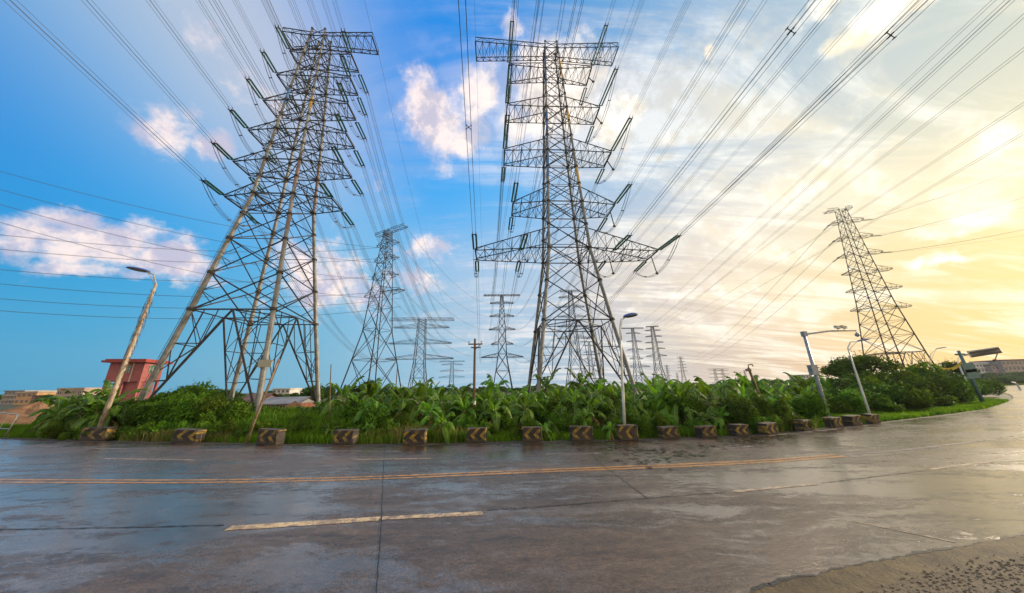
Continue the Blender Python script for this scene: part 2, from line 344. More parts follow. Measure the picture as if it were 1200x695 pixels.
def strip(name, pts, w, z, mt, step=.5, jitter=0.0):
    P = spline(pts, step) if len(pts) > 2 else [Vector(pts[0]).lerp(Vector(pts[1]), i / 12) for i in range(13)]
    m = MB(); L = []; Rr = []
    for i, p in enumerate(P):
        t = (P[min(i + 1, len(P) - 1)] - P[max(i - 1, 0)]); t.z = 0; t.normalize(); n = Vector((-t.y, t.x, 0))
        w2 = w / 2 * (1 + random.uniform(-jitter, jitter)); L.append(p + n * w2); Rr.append(p - n * w2 * (1 + random.uniform(-jitter, jitter)))
    for i in range(len(P) - 1): m.quad([(q.x, q.y, z) for q in (Rr[i], Rr[i + 1], L[i + 1], L[i])])
    return tag(m.build(name, mt), kind='structure')
def paint(name, a, b, wear=.5):
    m = bpy.data.materials.new(name); m.use_nodes = True; q = G(m.node_tree); p = m.node_tree.nodes['Principled BSDF']
    t = q.n('ShaderNodeTexCoord').outputs['Object']
    f = q.ramp(q.m('ADD', q.noise(t, 3.5, 9, .8), q.m('MULTIPLY', q.noise(t, 55, 3, .7), .28)), wear, wear + .08)
    ck = q.n('ShaderNodeTexVoronoi', feature='DISTANCE_TO_EDGE'); ck.inputs['Scale'].default_value = 5.5; q.put(ck.inputs['Vector'], q.v('ADD', t, q.v('SCALE', q.noise(t, 6, 4, .7, colr=True), None, .25)))
    f = q.m('MAXIMUM', f, q.m('MULTIPLY', q.m('LESS_THAN', ck.outputs['Distance'], .02), .8))
    q.put(p.inputs['Base Color'], q.mix(q.m('MULTIPLY', f, .9), q.mix(q.ramp(q.noise(t, 1.2, 5, .7), .35, .65), a, tuple(x * .72 for x in a)), b)); p.inputs['Roughness'].default_value = .4
    return m
P_YEL = paint('worn_yellow_paint', (.58, .27, .06), (.15, .085, .05), .63)
P_WH = paint('worn_white_paint', (.58, .44, .28), (.17, .125, .09), .60)
P_FW = paint('faint_white_paint', (.42, .38, .35), (.14, .11, .10), .56)
P_NR = paint('near_cream_paint', (.74, .52, .27), (.20, .13, .09), .60)
JNT = mat('dark_joint_tar', (.012, .011, .011), .5, 0, (.03, .026, .024), 6)
SILT = mat('kerb_silt', (.085, .058, .034), .85, 0, (.04, .03, .02), 3, .8, 18)
es_ = [p for p in edge_s if -45 < p.x < 46]
strip('kerb_silt', [p + Vector((0, -.14, 0)) for p in es_[::2]], .5, .028, SILT, .4, .55)
yel = [gnd(*p) for p in ((0, 564.5), (200, 565), (330, 563.5), (447, 560.5), (600, 554), (700, 550), (800, 546), (900, 541), (985, 534.5))]
_d = (yel[0] - yel[1]).normalized(); yel = [yel[0] + _d * k for k in (60, 45, 32, 20, 10)] + yel
def offs(P, d):
    o = []
    for i, p in enumerate(P):
        t = (P[min(i + 1, len(P) - 1)] - P[max(i - 1, 0)]); t.normalize(); o.append(p + Vector((-t.y, t.x, 0)) * d)
    return o
ys = spline(yel, 1.0)
strip('road_marking', [gnd(*p) for p in ((990, 533.8), (1040, 530), (1090, 524.5), (1150, 517))], .16, .026, P_FW, .5, .2)
strip('road_marking', offs(ys, .16), .17, .026, P_YEL, 1.0, .12); strip('road_marking', offs(ys, -.16), .17, .026, P_YEL, 1.0, .12)
for a, b, w, mm in (((267, 620.5), (445, 609), .26, P_NR), ((447, 608.6), (566, 602.5), .23, P_NR), ((860, 577), (958, 568), .16, P_WH), ((1090, 551), (1165, 541), .16, P_WH),
                ((120, 538), (228, 539.8), .15, P_WH), ((415, 539.3), (505, 538), .15, P_WH), ((640, 533), (705, 532), .15, P_FW), ((835, 527), (880, 524), .15, P_FW),
                ((1000, 612), (1120, 637), .06, P_WH), ((0, 522.3), (72, 524), .15, P_FW), ((100, 526), (187, 527), .15, P_FW), ((227, 528), (320, 528.5), .15, P_FW), ((350, 529), (470, 529.5), .15, P_FW)):
    A, B = gnd(*a), gnd(*b); strip('road_marking', [A, B], w, .026, mm, .3, .12)
def crack(px, w, n=40, amp=.02):
    P = spline([gnd(*p) for p in px], .25); P = [p + Vector((random.gauss(0, amp), random.gauss(0, amp), 0)) for p in P]
    return strip('road_joint', P, w, .030, JNT, 99, .5)
crack([(436, 780), (441, 694), (447, 608), (449, 555), (451, 524)], .022, amp=.006)
crack([(-60, 624), (0, 622), (120, 620), (262, 616.5)], .035, amp=.008)
crack([(570, 599), (650, 594), (740, 586.5), (850, 578)], .028, amp=.008)
crack([(962, 567), (1030, 559), (1086, 552)], .03, amp=.008)
crack([(0, 582), (50, 573), (92, 566)], .03)
crack([(760, 586), (700, 540), (690, 522)], .02, amp=.015)
# kerb shoulder and gravel at the lower right
sh = [gnd(*p) for p in ((860, 712), (900, 690), (960, 674), (1040, 658), (1110, 646), (1160, 636), (1230, 622))]
shs = spline(sh, .12)
m = MB(); out = [Vector((14, -3, 0)), Vector((2.4, -3, 0))]
ring = [p + Vector((random.gauss(0, .02), random.gauss(0, .02), 0)) for p in shs]
m.quad([(p.x, p.y, .024) for p in ring] + [(16, 8.2, .024)] + [(30, 3, .024), (30, -4, .024), (1.0, -4, .024)])
o = m.build('road_shoulder', mat('pale_worn_concrete', (.15, .11, .055), .8, 0, (.065, .048, .03), 1.6, .6, 16, spec=.25)); tag(o, kind='structure')
bm = bmesh.new(); bm.from_mesh(o.data); bmesh.ops.triangulate(bm, faces=bm.faces[:]); bm.to_mesh(o.data); bm.free()
m = MB()
for i in range(len(ring) - 1):
    a, b = ring[i], ring[i + 1]; n = Vector((-(b - a).y, (b - a).x, 0)).normalized() * (random.uniform(.01, .05) + .05 * max(0, math.sin(i * .21)) ** 2)
    m.quad([(a.x, a.y, .028), (b.x, b.y, .028), (b.x + n.x, b.y + n.y, .028), (a.x + n.x, a.y + n.y, .028)])
tag(m.build('road_joint', JNT), kind='structure')
gr = spline([gnd(*p) for p in ((1010, 705), (1040, 690), (1090, 676), (1150, 665), (1210, 652))], .08)
m = MB(); m.quad([(p.x + random.gauss(0, .02), p.y + random.gauss(0, .02), .032) for p in gr] + [(20, 5.5, .032), (20, -3.6, .032), (1.6, -3.6, .032)])
o = m.build('gravel_verge', mat('brown_gravel', (.15, .11, .065), .9, 0, (.06, .045, .028), 11, 1.0, 30)); tag(o, kind='structure')
bm = bmesh.new(); bm.from_mesh(o.data); bmesh.ops.triangulate(bm, faces=bm.faces[:]); bm.to_mesh(o.data); bm.free()
m = MB()
for i in range(1500):
    p = gr[random.randrange(len(gr))].lerp(Vector((9, 4, 0)), random.random() ** 1.5 * .8); p = p + Vector((random.gauss(0, .1), random.gauss(0, .1) - .05, 0)); s_ = random.uniform(.004, .014)
    mtx = Matrix.Translation((p.x, p.y, .032)) @ Matrix.Rotation(random.random() * 6, 4, 'Z') @ Matrix.Rotation(random.uniform(-.5, .5), 4, 'X')
    m.box((-s_, -s_ * .8, -s_ * .2), (s_, s_ * .8, s_), mtx)
tag(m.build('loose_stones', mat('stone_chips', (.22, .17, .11), .9, 0, (.10, .08, .055), 9)), 'loose stone chips lying on the gravel verge at the road edge', 'gravel', kind='stuff')
# fallen leaves and weeds on the wet road
m = MB()
for i in range(420):
    cx, cy = random.choice(((720, 524), (745, 530), (770, 527), (800, 533), (760, 541), (830, 524), (690, 521), (600, 521), (870, 518), (905, 514)))
    p = gnd(cx + random.gauss(0, 17), cy + random.gauss(0, 2.6)); a = random.random() * 6.3; L = random.uniform(.06, .22); W = L * random.uniform(.2, .5)
    if p.y > 20 or p.y < 3: continue
    c_, s_ = math.cos(a), math.sin(a)
    m.quad([(p.x + x * c_ - y * s_, p.y + x * s_ + y * c_, .034 + abs(y) * .3) for x, y in ((-L, 0), (0, -W), (L, 0), (0, W))])
tag(m.build('fallen_leaves', mat('wet_fallen_leaf', (.035, .05, .014), .5, 0, (.06, .04, .015), 4)), 'wet dark leaves and weed scraps scattered on the road', 'leaves', kind='stuff')

# ------------------------------------------------------------------ transmission towers
class TW:
    def __init__(s, cx, cy, rot, prof):
        a = R(rot); s.c = Vector((cx, cy, 0)); s.ax = Vector((math.cos(a), math.sin(a), 0)); s.ay = Vector((-math.sin(a), math.cos(a), 0)); s.prof = prof
    def W(s, z):
        p = s.prof
        for (z0, w0), (z1, w1) in zip(p, p[1:]):
            if z <= z1: return w0 + (w1 - w0) * (z - z0) / (z1 - z0)
        return p[-1][1]
    def P(s, u, v, z):           # local coordinates of the tower: u along the arms, v away from the viewer
        return s.ax * u + s.ay * v + Vector((0, 0, z))
    def leg(s, i, z):
        sx, sy = ((-1, -1), (1, -1), (1, 1), (-1, 1))[i]; w = s.W(z) / 2
        return s.P(sx * w, sy * w, z)
def build_tower(T, label, arms, zs, thick=1.0, near=False, name='transmission_tower', group='lattice transmission towers', mt=None, arm_h=1.6, e=1.5, frame_z=None, wide=None):
    """arms: list of (z, left length, right length, body rise)"""
    root = empty(name, T.c); tag(root, label, 'tower', group)
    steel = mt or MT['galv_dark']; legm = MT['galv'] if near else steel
    top = T.prof[-1][0]; ns = 10 if near else 4; nb = 5 if near else 3
    r_leg = (.30 if near else .19) * thick; r_b = (.085 if near else .10) * thick
    for i in range(4):
        m = MB(); zz = [p[0] for p in T.prof]
        m.path([T.leg(i, z) for z in zz], [r_leg * (1 - .55 * z / top) for z in zz], ns)
        L = m.build('leg', legm, root, smooth=False)
        if near:
            for z in zs:
                f = MB(); p = T.leg(i, z); d = (T.leg(i, z + .5) - p).normalized(); r = r_leg * (1 - .55 * z / top)
                f.tube(p - d * .16, p + d * .16, r * 1.45, n=12); f.build('flange', MT['galv_dark'], L)
            fo = MB(); b = T.leg(i, 0); fo.tube(b + Vector((0, 0, -.3)), b + Vector((0, 0, .55)), .75, .6, n=14); fo.build('footing', MT['concrete'], root)
    for fi in range(4):
        m = MB(); a, b = fi, (fi + 1) % 4
        for k in range(len(zs) - 1):
            z0, z1 = zs[k], zs[k + 1]; A0, B0, A1, B1 = T.leg(a, z0), T.leg(b, z0), T.leg(a, z1), T.leg(b, z1)
            rr = r_b * (1.1 if k < 2 else 1.0) * (1 - .3 * z0 / top)
            if k == 0 and frame_z:
                mid = (A1 + B1) / 2
                m.tube(A0.lerp(A1, .04), mid, rr * 1.25, n=nb); m.tube(B0.lerp(B1, .04), mid, rr * 1.25, n=nb)
                for f0 in (.33, .66):      # secondary web
                    pa = A0.lerp(A1, .04).lerp(mid, f0); qa = A0.lerp(A1, f0 + .02); m.tube(pa, qa, rr * .6, n=nb)
                    pb = B0.lerp(B1, .04).lerp(mid, f0); qb = B0.lerp(B1, f0 + .02); m.tube(pb, qb, rr * .6, n=nb)
                    m.tube(pa, A1.lerp(B1, .5 * f0), rr * .6, n=nb); m.tube(pb, B1.lerp(A1, .5 * f0), rr * .6, n=nb)
                    m.tube(pa, A0.lerp(A1, min(1, f0 + .34)), rr * .5, n=nb); m.tube(pb, B0.lerp(B1, min(1, f0 + .34)), rr * .5, n=nb)
                m.tube(A0.lerp(A1, .42), A0.lerp(A1, .04).lerp(mid, .66), rr * .5, n=nb); m.tube(B0.lerp(B1, .42), B0.lerp(B1, .04).lerp(mid, .66), rr * .5, n=nb)
                m.tube(A1, B1, rr * .9, n=nb)
            else:
                m.tube(A0, B1, rr, n=nb); m.tube(B0, A1, rr, n=nb)
                if near and (z1 - z0) > 3.5:
                    X = (A0 + B1 + B0 + A1) / 4
                    for P_, Q_ in ((A0, A1), (B0, B1)):
                        h = (P_ + Q_) / 2
                        m.tube(h, (P_ + X) / 2, rr * .55, n=nb); m.tube(h, (Q_ + X) / 2, rr * .55, n=nb)
                if k % 2 == 0 or not near: m.tube(A1, B1, rr * .7, n=nb)
        m.build('lattice_face', steel, root)
    if frame_z:
        m = MB(); q = [T.leg(i, frame_z) for i in range(4)]; md = [(q[i] + q[(i + 1) % 4]) / 2 for i in range(4)]
        for i in range(4): m.tube(md[i], md[(i + 1) % 4], r_b * .9, n=nb)
        m.tube(md[0], md[2], r_b * .7, n=nb); m.tube(md[1], md[3], r_b * .7, n=nb); m.build('diaphragm', steel, root)
    for ai, (z, Ll, Lr, rise) in enumerate(arms):
        for sgn, L in ((-1, Ll), (1, Lr)):
            if L <= 0: continue
            m = MB(); w = T.W(z) / 2; wu = T.W(z + rise) / 2; rc = .085 * thick; rl = .045 * thick
            n = max(2, int(round((L - w) / (1.5 if near else 2.4))))
            endh = rise if rise < 1.2 and ai == 0 else .35
            lo = {}; hi = {}
            for sy in (-1, 1):
                lo[sy] = [T.P(sgn * (w + (L - w) * t), sy * (w + (e - w) * t), z) for t in [k / n for k in range(n + 1)]]
                hi[sy] = [T.P(sgn * (wu + (L - wu) * t), sy * (wu + (e - wu) * t), z + rise + (endh - rise) * t) for t in [k / n for k in range(n + 1)]]
                m.path(lo[sy], rc, nb); m.path(hi[sy], rc, nb)
                for k in range(n):
                    if k % 2 == 0: m.tube(lo[sy][k], hi[sy][k + 1], rl, n=nb)
                    else: m.tube(hi[sy][k], lo[sy][k + 1], rl, n=nb)
                    m.tube(lo[sy][k + 1], hi[sy][k + 1], rl, n=nb)
            for k in range(n):
                m.tube(lo[-1][k + 1], lo[1][k + 1], rl, n=nb); m.tube(lo[-1][k], lo[1][k + 1], rl, n=nb)
                if near: m.tube(lo[1][k], lo[-1][k + 1], rl, n=nb); m.tube(hi[-1][k + 1], hi[1][k + 1], rl, n=nb)
            m.tube(lo[-1][n], lo[1][n], rc * 1.5, n=nb)
            m.build('crossarm', steel, root)
        if near:
            m = MB()
            for i in range(4): m.tube(T.leg(i, z), T.leg((i + 1) % 4, z), .10 * thick, n=nb); m.tube(T.leg(i, z + rise), T.leg((i + 1) % 4, z + rise), .06, n=nb)
            for i in range(4): m.tube(T.leg(i, z), T.leg(i, z + rise), .07, n=nb)
            m.tube(T.leg(0, z), T.leg(2, z), .06, n=nb); m.tube(T.leg(1, z), T.leg(3, z), .06, n=nb)
            m.build('waist_frame', steel, root)
    return root
def insul(root, p, d, L, double=True, r=.15, sep=.25, n=8):
    """green cap and pin string from p along d (tower-local), twin strings between two yokes"""
    d = Vector(d).normalized(); side = d.cross(Vector((0, 0, 1)))
    side = side.normalized() if side.length > .01 else Vector((1, 0, 0))
    m = MB(); k = max(6, int(L / .17))
    for s_ in ((-1, 1) if double else (0,)):
        a = p + side * sep * s_ + d * .5; b = p + side * sep * s_ + d * (L - .4)
        pts = []; rad = []
        for i in range(k):
            t = i / k; pts += [a.lerp(b, t), a.lerp(b, t + .35 / k), a.lerp(b, t + .6 / k)]; rad += [.05, r, .05]
        m.path(pts, rad, n)
    o = m.build('insulator_string', MT['glass'], root, smooth=False)
    y = MB()
    y.tube(p, p + d * .5, .05, n=5); y.tube(p + d * .45 - side * (sep + .12), p + d * .45 + side * (sep + .12), .07, n=5)
    y.build('yoke', MT['galv_dark'], o); y = MB(); y.tube(p + d * (L - .35) - side * (sep + .12), p + d * (L - .35) + side * (sep + .12), .08, n=5)
    for q in (-1, 1):
        y.tube(p + d * (L - .35) + side * sep * q, p + d * (L + .1) + side * sep * q + Vector((0, 0, .22)), .045, n=5); y.tube(p + d * (L - .35) + side * sep * q, p + d * (L + .1) + side * sep * q - Vector((0, 0, .22)), .045, n=5)
    y.build('yoke', MT['galv_dark'], o)
    return o
def bundle(label, p0, p1, sag, r=.016, sep=.225, nseg=30, quad=True, spacers=(), group='bundled overhead conductors', name='power_line', four=None):
    """a power line of 4 (or 2, or 1) conductors between two world points"""
    p0, p1 = Vector(p0), Vector(p1); d = (p1 - p0); h = Vector((d.x, d.y, 0)).normalized(); side = Vector((-h.y, h.x, 0))
    off = {4: ((-1, -1), (1, -1), (1, 1), (-1, 1)), 2: ((-1, 0), (1, 0)), 1: ((0, 0),)}[four or (4 if quad else 2)]
    def C(t): return p0.lerp(p1, t) - Vector((0, 0, 4 * sag * t * (1 - t)))
    ts = [(i / nseg) ** 1.3 for i in range(nseg + 1)]
    m = MB(); org = p0.copy()
    for a, b in off: m.path([C(t) - org + side * a * sep + Vector((0, 0, b * sep)) for t in ts], r, 4, False)
    o = m.build(name, MT['cond'], None, loc=org); tag(o, label, 'power line', group)
    for t in spacers:
        s_ = MB(); c_ = C(t) - org
        s_.box((-.05, -.05, -.05), (.05, .05, .05), Matrix.Translation(c_))
        for a, b in off: s_.tube(c_, c_ + side * a * sep * 1.1 + Vector((0, 0, b * sep * 1.1)), .028, n=5); q_ = c_ + side * a * sep + Vector((0, 0, b * sep)); s_.tube(q_ - h * .12, q_ + h * .09, .045, n=5)
        s_.build('spacer', MT['galv_dark'], o)
    return o
def jumper(root, a, b, drop, weight=None):
    m = MB(); d = (b - a); side = Vector((-d.y, d.x, 0)).normalized()
    for s_ in (-1, 1):
        for q in (-.12, .12):
            m.path([a.lerp(b, t) - Vector((0, 0, (drop + q) * (1 - (2 * t - 1) ** 2))) + side * s_ * .2 for t in [k / 12 for k in range(13)]], .022, 4, False)
    for t in (.25, .5, .75):
        c_ = a.lerp(b, t) - Vector((0, 0, drop * (1 - (2 * t - 1) ** 2))); m.box((-.22, -.05, -.05), (.22, .05, .05), Matrix.Translation(c_))
    o = m.build('jumper_loop', MT['cond'], root)
    if weight:
        w = MB(); end = a.lerp(b, .5) - Vector((0, 0, drop)); w.tube(weight, end, .05, n=6)
        for k in range(16):
            t = k / 16; w.tube(weight.lerp(end, t), weight.lerp(end, t + .02), .10, n=7)
        w.path([end + Vector((0, 0, .25)), end + Vector((0, 0, .12)), end, end - Vector((0, 0, .15))], [.1, .24, .24, .08], 8)
        w.build('jumper_weight', MT['galv_dark'], root)

ORD = ['top', 'second', 'third', 'fourth', 'fifth', 'sixth', 'seventh']
# --- centre tower
TB = TW(9.13, 48.2, 3.1, [(0, 13.4), (12, 9.9), (24, 6.6), (44, 4.7), (72.5, 2.5)])
armsB = [(70.6, 15.7, 13.9, 1.15), (64.6, 9.0, 7.7, 1.5), (54.3, 9.5, 8.3, 2.6), (43.9, 10.1, 9.4, 2.7), (33.0, 8.8, 8.8, 3.0), (24.3, 15, 15.0, 3.6)]
zB = [0, 12.2, 18.5, 24.3, 28.6, 33, 36.7, 40.3, 43.9, 47.4, 50.9, 54.3, 57.8, 61.3, 64.6, 67.6, 70.6, 72.5]
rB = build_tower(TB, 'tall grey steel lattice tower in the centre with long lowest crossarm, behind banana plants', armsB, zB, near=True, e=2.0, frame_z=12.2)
def phase(root, T, i, z0, z1, mt):
    leg = [c for c in root.children if c.name.startswith('leg')][i]; top = T.prof[-1][0]; m = MB()
    m.path([T.leg(i, z0 + (z1 - z0) * k / 6) for k in range(7)], [.30 * (1 - .55 * z / top) + .012 for z in [z0 + (z1 - z0) * k / 6 for k in range(7)]], 10); m.build('phase_marker', mt, leg)
for a in ((0, 60, 68, 'blue_mark'), (0, 46, 53, 'blue_mark'), (1, 62, 67, 'yellow_mark'), (1, 50, 53.5, 'yellow_mark'), (1, 36, 40, 'yellow_mark'), (0, 38, 43, 'blue_mark')): phase(rB, TB, a[0], a[1], a[2], MT[a[3]])
# --- left tower
TA = TW(-33.6, 40.15, 4.0, [(0, 12.4), (13, 9.2), (29.5, 5.4), (48, 3.9), (65, 2.2)])
armsA = [(63.2, 5.6, 9.6, .9), (58.6, 3.5, 6.6, 1.2), (53.2, 4.6, 7.1, 1.4), (47.7, 5.6, 7.4, 1.5), (41.8, 6.6, 7.9, 1.6), (36.0, 7.5, 8.2, 1.7), (30.0, 7.3, 7.5, 1.9)]
zA = [0, 12.6, 17.5, 22.5, 26.5, 30, 33, 36, 39, 41.8, 44.8, 47.7, 50.5, 53.2, 55.9, 58.6, 61, 63.2, 65]
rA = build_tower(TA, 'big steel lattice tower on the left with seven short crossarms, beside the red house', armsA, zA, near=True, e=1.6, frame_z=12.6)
for a in ((1, 31, 37, 'red_mark'), (1, 24, 27, 'red_mark'), (2, 30, 39, 'red_mark'), (0, 47, 50, 'blue_mark'), (1, 46, 48.5, 'yellow_mark')): phase(rA, TA, a[0], a[1], a[2], MT[a[3]])
# ladder up the near left leg, plate on the near right leg
for T, root, li, off in ((TA, rA, 0, Vector((-.55, .1, 0))), (TB, rB, 2, Vector((.45, .2, 0)))):
    m = MB(); zz = [1 + k for k in range(62)]
    for s_ in (0, 1): m.path([T.leg(li, z) + off + off.normalized() * .28 * s_ for z in zz], .022, 4, False)
    for k in range(122): z = 1 + k * .5; m.tube(T.leg(li, z) + off, T.leg(li, z) + off * 1 + off.normalized() * .28, .014, n=3)
    m.build('ladder', MT['galv_dark'], root)
p = TA.leg(1, 6.1); m = MB(); m.box((-.75, -.03, -.4), (.75, .03, .4), Matrix.Translation(p + Vector((.35, -.42, 0)))); m.box((-.2, 0, -.08), (.2, .25, .08), Matrix.Translation(p + Vector((.1, -.36, 0)))); m.build('identification_plate', MT['plate'], root if False else rA)

CON_B = Vector((math.sin(R(1.5)) * -1, -math.cos(R(1.5)), .105))
def local_world(T, p): return T.c + p
def rig(T, root, arms, e, Ls, u_near, far_pts, tname, spans, Lfar, inner=None, drop=3.2, weights=True):
    items = []
    for ai, (z, Ll, Lr, rise) in enumerate(arms):
        if ai == 0: continue
        for sgn, L in ((-1, Ll), (1, Lr)):
            items.append((ai, sgn, L, z, ''))
            if inner and ai == inner[0]: items.append((ai, sgn, inner[1], z, ' inner end'))
    for (ai, sgn, L, z, extra) in items:
        SL = Ls(ai); side = 'left' if sgn < 0 else 'right'
        dn = Vector((u_near.x, u_near.y, -.03)).normalized(); pn = T.P(sgn * L, -e, z); pf = T.P(sgn * L, e, z)
        df = Vector((-u_near.x * .6, abs(u_near.y), -.10)).normalized() if far_pts is None else None
        insul(root, pn, dn, SL)
        tgt, tz = far_pts(ai, sgn, extra)
        dvec = (tgt - (T.c + pf)); dvec.z = -abs(dvec.length) * .10; dvec.normalize()
        insul(root, pf, dvec, Lfar)
        a = pn + dn * SL; b = pf + dvec * Lfar
        jumper(root, a, b, drop, pn.lerp(pf, .5) + Vector((sgn * -.1, 0, -.1)) if (weights and sgn > 0) else None)
        s0 = T.c + a
        where = '%s %s crossarm' % (side, ('lowest' if ai == len(arms) - 1 else ORD[ai])) + extra
        sp = [t for t in spans(ai, sgn)]
        bundle('conductor bundle from the %s of the %s, towards picture top' % (where, tname), s0, s0 + u_near * 150, 1.2, spacers=sp)
        bundle('conductor bundle from the %s of the %s, receding to distance' % (where, tname), T.c + b, tgt, 9.0, r=.023)

def far_place(px, topy, H, base_y=None):
    """ground spot whose tower of height H has its top at (px, topy)"""
    d = ray(px, topy); t = (H - EYE) / d.z; return Vector((d.x * t, d.y * t, 0))
# --- distant towers
FT = {}
def distant(key, label, px, topy, H, arms, rot, prof, thick=1.0, nz=14, e=1.0):
    p = far_place(px, topy, H); T = TW(p.x, p.y, rot, [(z * H, w * H) for z, w in prof])
    zz = [0]; z = 0
    ratio = .80; hs = [ratio ** k for k in range(nz)]; tot = sum(hs)
    for h in hs: z += h / tot * H * .995; zz.append(z)
    build_tower(T, label, [(a * H, l * H, r_ * H, rise * H) for a, l, r_, rise in arms], zz, thick=thick, mt=MT['far_steel'], e=e)
    FT[key] = (T, arms, H); return T
PR = [(0, .20), (.33, .09), (1, .032)]
aWide = [(.985, .19, .19, .012), (.90, .12, .12, .02), (.76, .125, .125, .025), (.62, .135, .135, .028), (.47, .11, .11, .03), (.34, .21, .21, .04)]
aShort = [(.98, .10, .13, .012), (.90, .07, .10, .02), (.81, .08, .11, .02), (.72, .09, .12, .022), (.63, .10, .13, .025)]
aFlat = [(.97, .42, .42, .03), (.87, .36, .36, .05), (.66, .40, .40, .06), (.46, .43, .43, .06)]
aSix = [(.985, .10, .10, .012), (.92, .12, .12, .02), (.82, .13, .13, .02), (.72, .14, .14, .02), (.62, .15, .15, .02), (.50, .16, .16, .03)]
distant('C', 'slim dark lattice tower standing apart just right of the big left tower', 455, 270, 62, [(.985, .10, .15, .012), (.90, .07, .09, .02), (.80, .075, .10, .02), (.69, .08, .11, .022), (.585, .13, .17, .03)], -28, [(0, .23), (.36, .11), (1, .035)], 1.2)
distant('D', 'broad lattice tower with four very wide level crossarms, seen low between the two slim towers', 495, 373, 38, aFlat, 4, [(0, .22), (.4, .13), (1, .09)], 1.1, 10)
distant('E', 'small pale faraway tower with wide arms right of the broad tower', 530, 423, 38, aFlat, 4, [(0, .2), (.4, .12), (1, .08)], 1.3, 9)
distant('F', 'distant lattice tower with a long lowest crossarm, framed left of the centre tower', 588, 345, 70, aWide, 3, PR, 2.0)
distant('G', 'distant tower seen through the open legs of the centre tower', 668, 340, 66, aSix, 2, PR, 1.5)
distant('G2', 'faint smaller tower seen low through the legs of the centre tower', 690, 400, 64, aWide, 2, PR, 1.6, 11)
distant('H', 'distant lattice tower with long lowest crossarm just right of the white street lamp', 741, 384, 68, aWide, 2, PR, 1.8)
distant('I', 'narrow distant tower with six short arms, second right of the white street lamp', 764, 382, 68, aSix, -8, [(0, .20), (.3, .10), (1, .04)], 1.9)
distant('I2', 'small faint tower tucked behind the narrow distant tower', 781, 428, 62, aSix, 0, PR, 2.2, 9)
distant('J', 'small distant tower standing alone above the far trees', 797, 418, 64, aSix, -10, PR, 1.9, 10)
distant('J2', 'tiny tower directly left of the small lone distant tower', 793, 437, 60, aSix, -10, PR, 2.6, 7)
distant('K', 'tiny flat-armed tower on the horizon, left one of the pair', 837, 432, 40, aFlat, 0, [(0, .2), (.4, .12), (1, .08)], 1.8, 8)
distant('K2', 'tiny flat-armed tower on the horizon, right one of the pair', 846, 432, 42, aFlat, 0, [(0, .2), (.4, .12), (1, .08)], 1.8, 8)
distant('L', 'tiny faint tower on the horizon beside the leaning rusty pole', 872, 434, 60, aSix, 0, PR, 2.6, 8)
# right tower
TR = TW(158.3, 131.1, -17.0, [(0, 15.4), (13, 12.2), (35, 7.9), (82.5, 2.6)])
armsR = [(81.8, 5.6, 3.6, 1.0), (75.2, 5.8, 6.0, 1.5), (66.8, 6.0, 7.0, 1.8), (58.4, 6.4, 8.2, 1.8), (50.0, 7.0, 9.2, 2.0), (41.6, 7.6, 10.0, 2.2), (33.0, 8.2, 10.6, 2.4)]
zR = [0, 14, 21, 27, 33, 37.5, 41.6, 46, 50, 54, 58.4, 62.5, 66.8, 71, 75.2, 78.5, 81.8]
rR = build_tower(TR, 'dark lattice tower alone on the right against yellow sky, rising from bushes', armsR, zR, thick=1.25, mt=MT['galv_dark'], e=1.6, frame_z=14)

def armpt(key, ai, sgn):
    T, arms, H = FT[key]; ai = min(ai, len(arms) - 1); a = arms[ai]
    return T.c + T.P(sgn * (a[1] if sgn < 0 else a[2]) * H, 0, a[0] * H)
def farB(ai, sgn, extra):
    p = armpt('F', ai, sgn)
    if extra: p = p + FT['F'][0].ax * (-sgn * 7)
    return p, 0
def farA(ai, sgn, extra):
    p = armpt('D', 1 + (ai - 1) // 2, sgn); return p + FT['D'][0].ax * (-sgn * 3.5 * ((ai - 1) % 2)), 0
uB = -ray(567, 503)
uA = -ray(536, 500)
rig(TB, rB, armsB, 2.0, lambda ai: 8.0 if ai <= 3 else 6.0, uB, farB, 'centre tower', lambda ai, s: (.115,) if (ai, s) == (5, -1) else ((.17,) if (ai, s) in ((5, 1), (4, 1)) else ()), 4.5, inner=(5, 7.6))
rig(TA, rA, armsA, 1.6, lambda ai: 4.0, uA, farA, 'big left tower', lambda ai, s: (), 4.0, weights=False, drop=2.6)
for T, arms, u, nm, e in ((TB, armsB, uB, 'centre tower', 2.0), (TA, armsA, uA, 'big left tower', 1.6)):
    for sgn in (-1, 1):
        p = T.c + T.P(sgn * (arms[0][1] if sgn < 0 else arms[0][2]), -e, arms[0][0] + .5); q = T.c + T.P(sgn * (arms[0][1] if sgn < 0 else arms[0][2]), e, arms[0][0] + .5)
        s_ = 'left' if sgn < 0 else 'right'
        bundle('thin earth wire, %s tip of top arm of the %s, towards picture top' % (s_, nm), p, p + u * 150, 1.0, r=.022, four=1, group='earth wires')
        bundle('thin earth wire, %s tip of top arm of the %s, receding to distance' % (s_, nm), q, armpt('F' if T is TB else 'D', 0, sgn), 8, r=.026, four=1, group='earth wires')
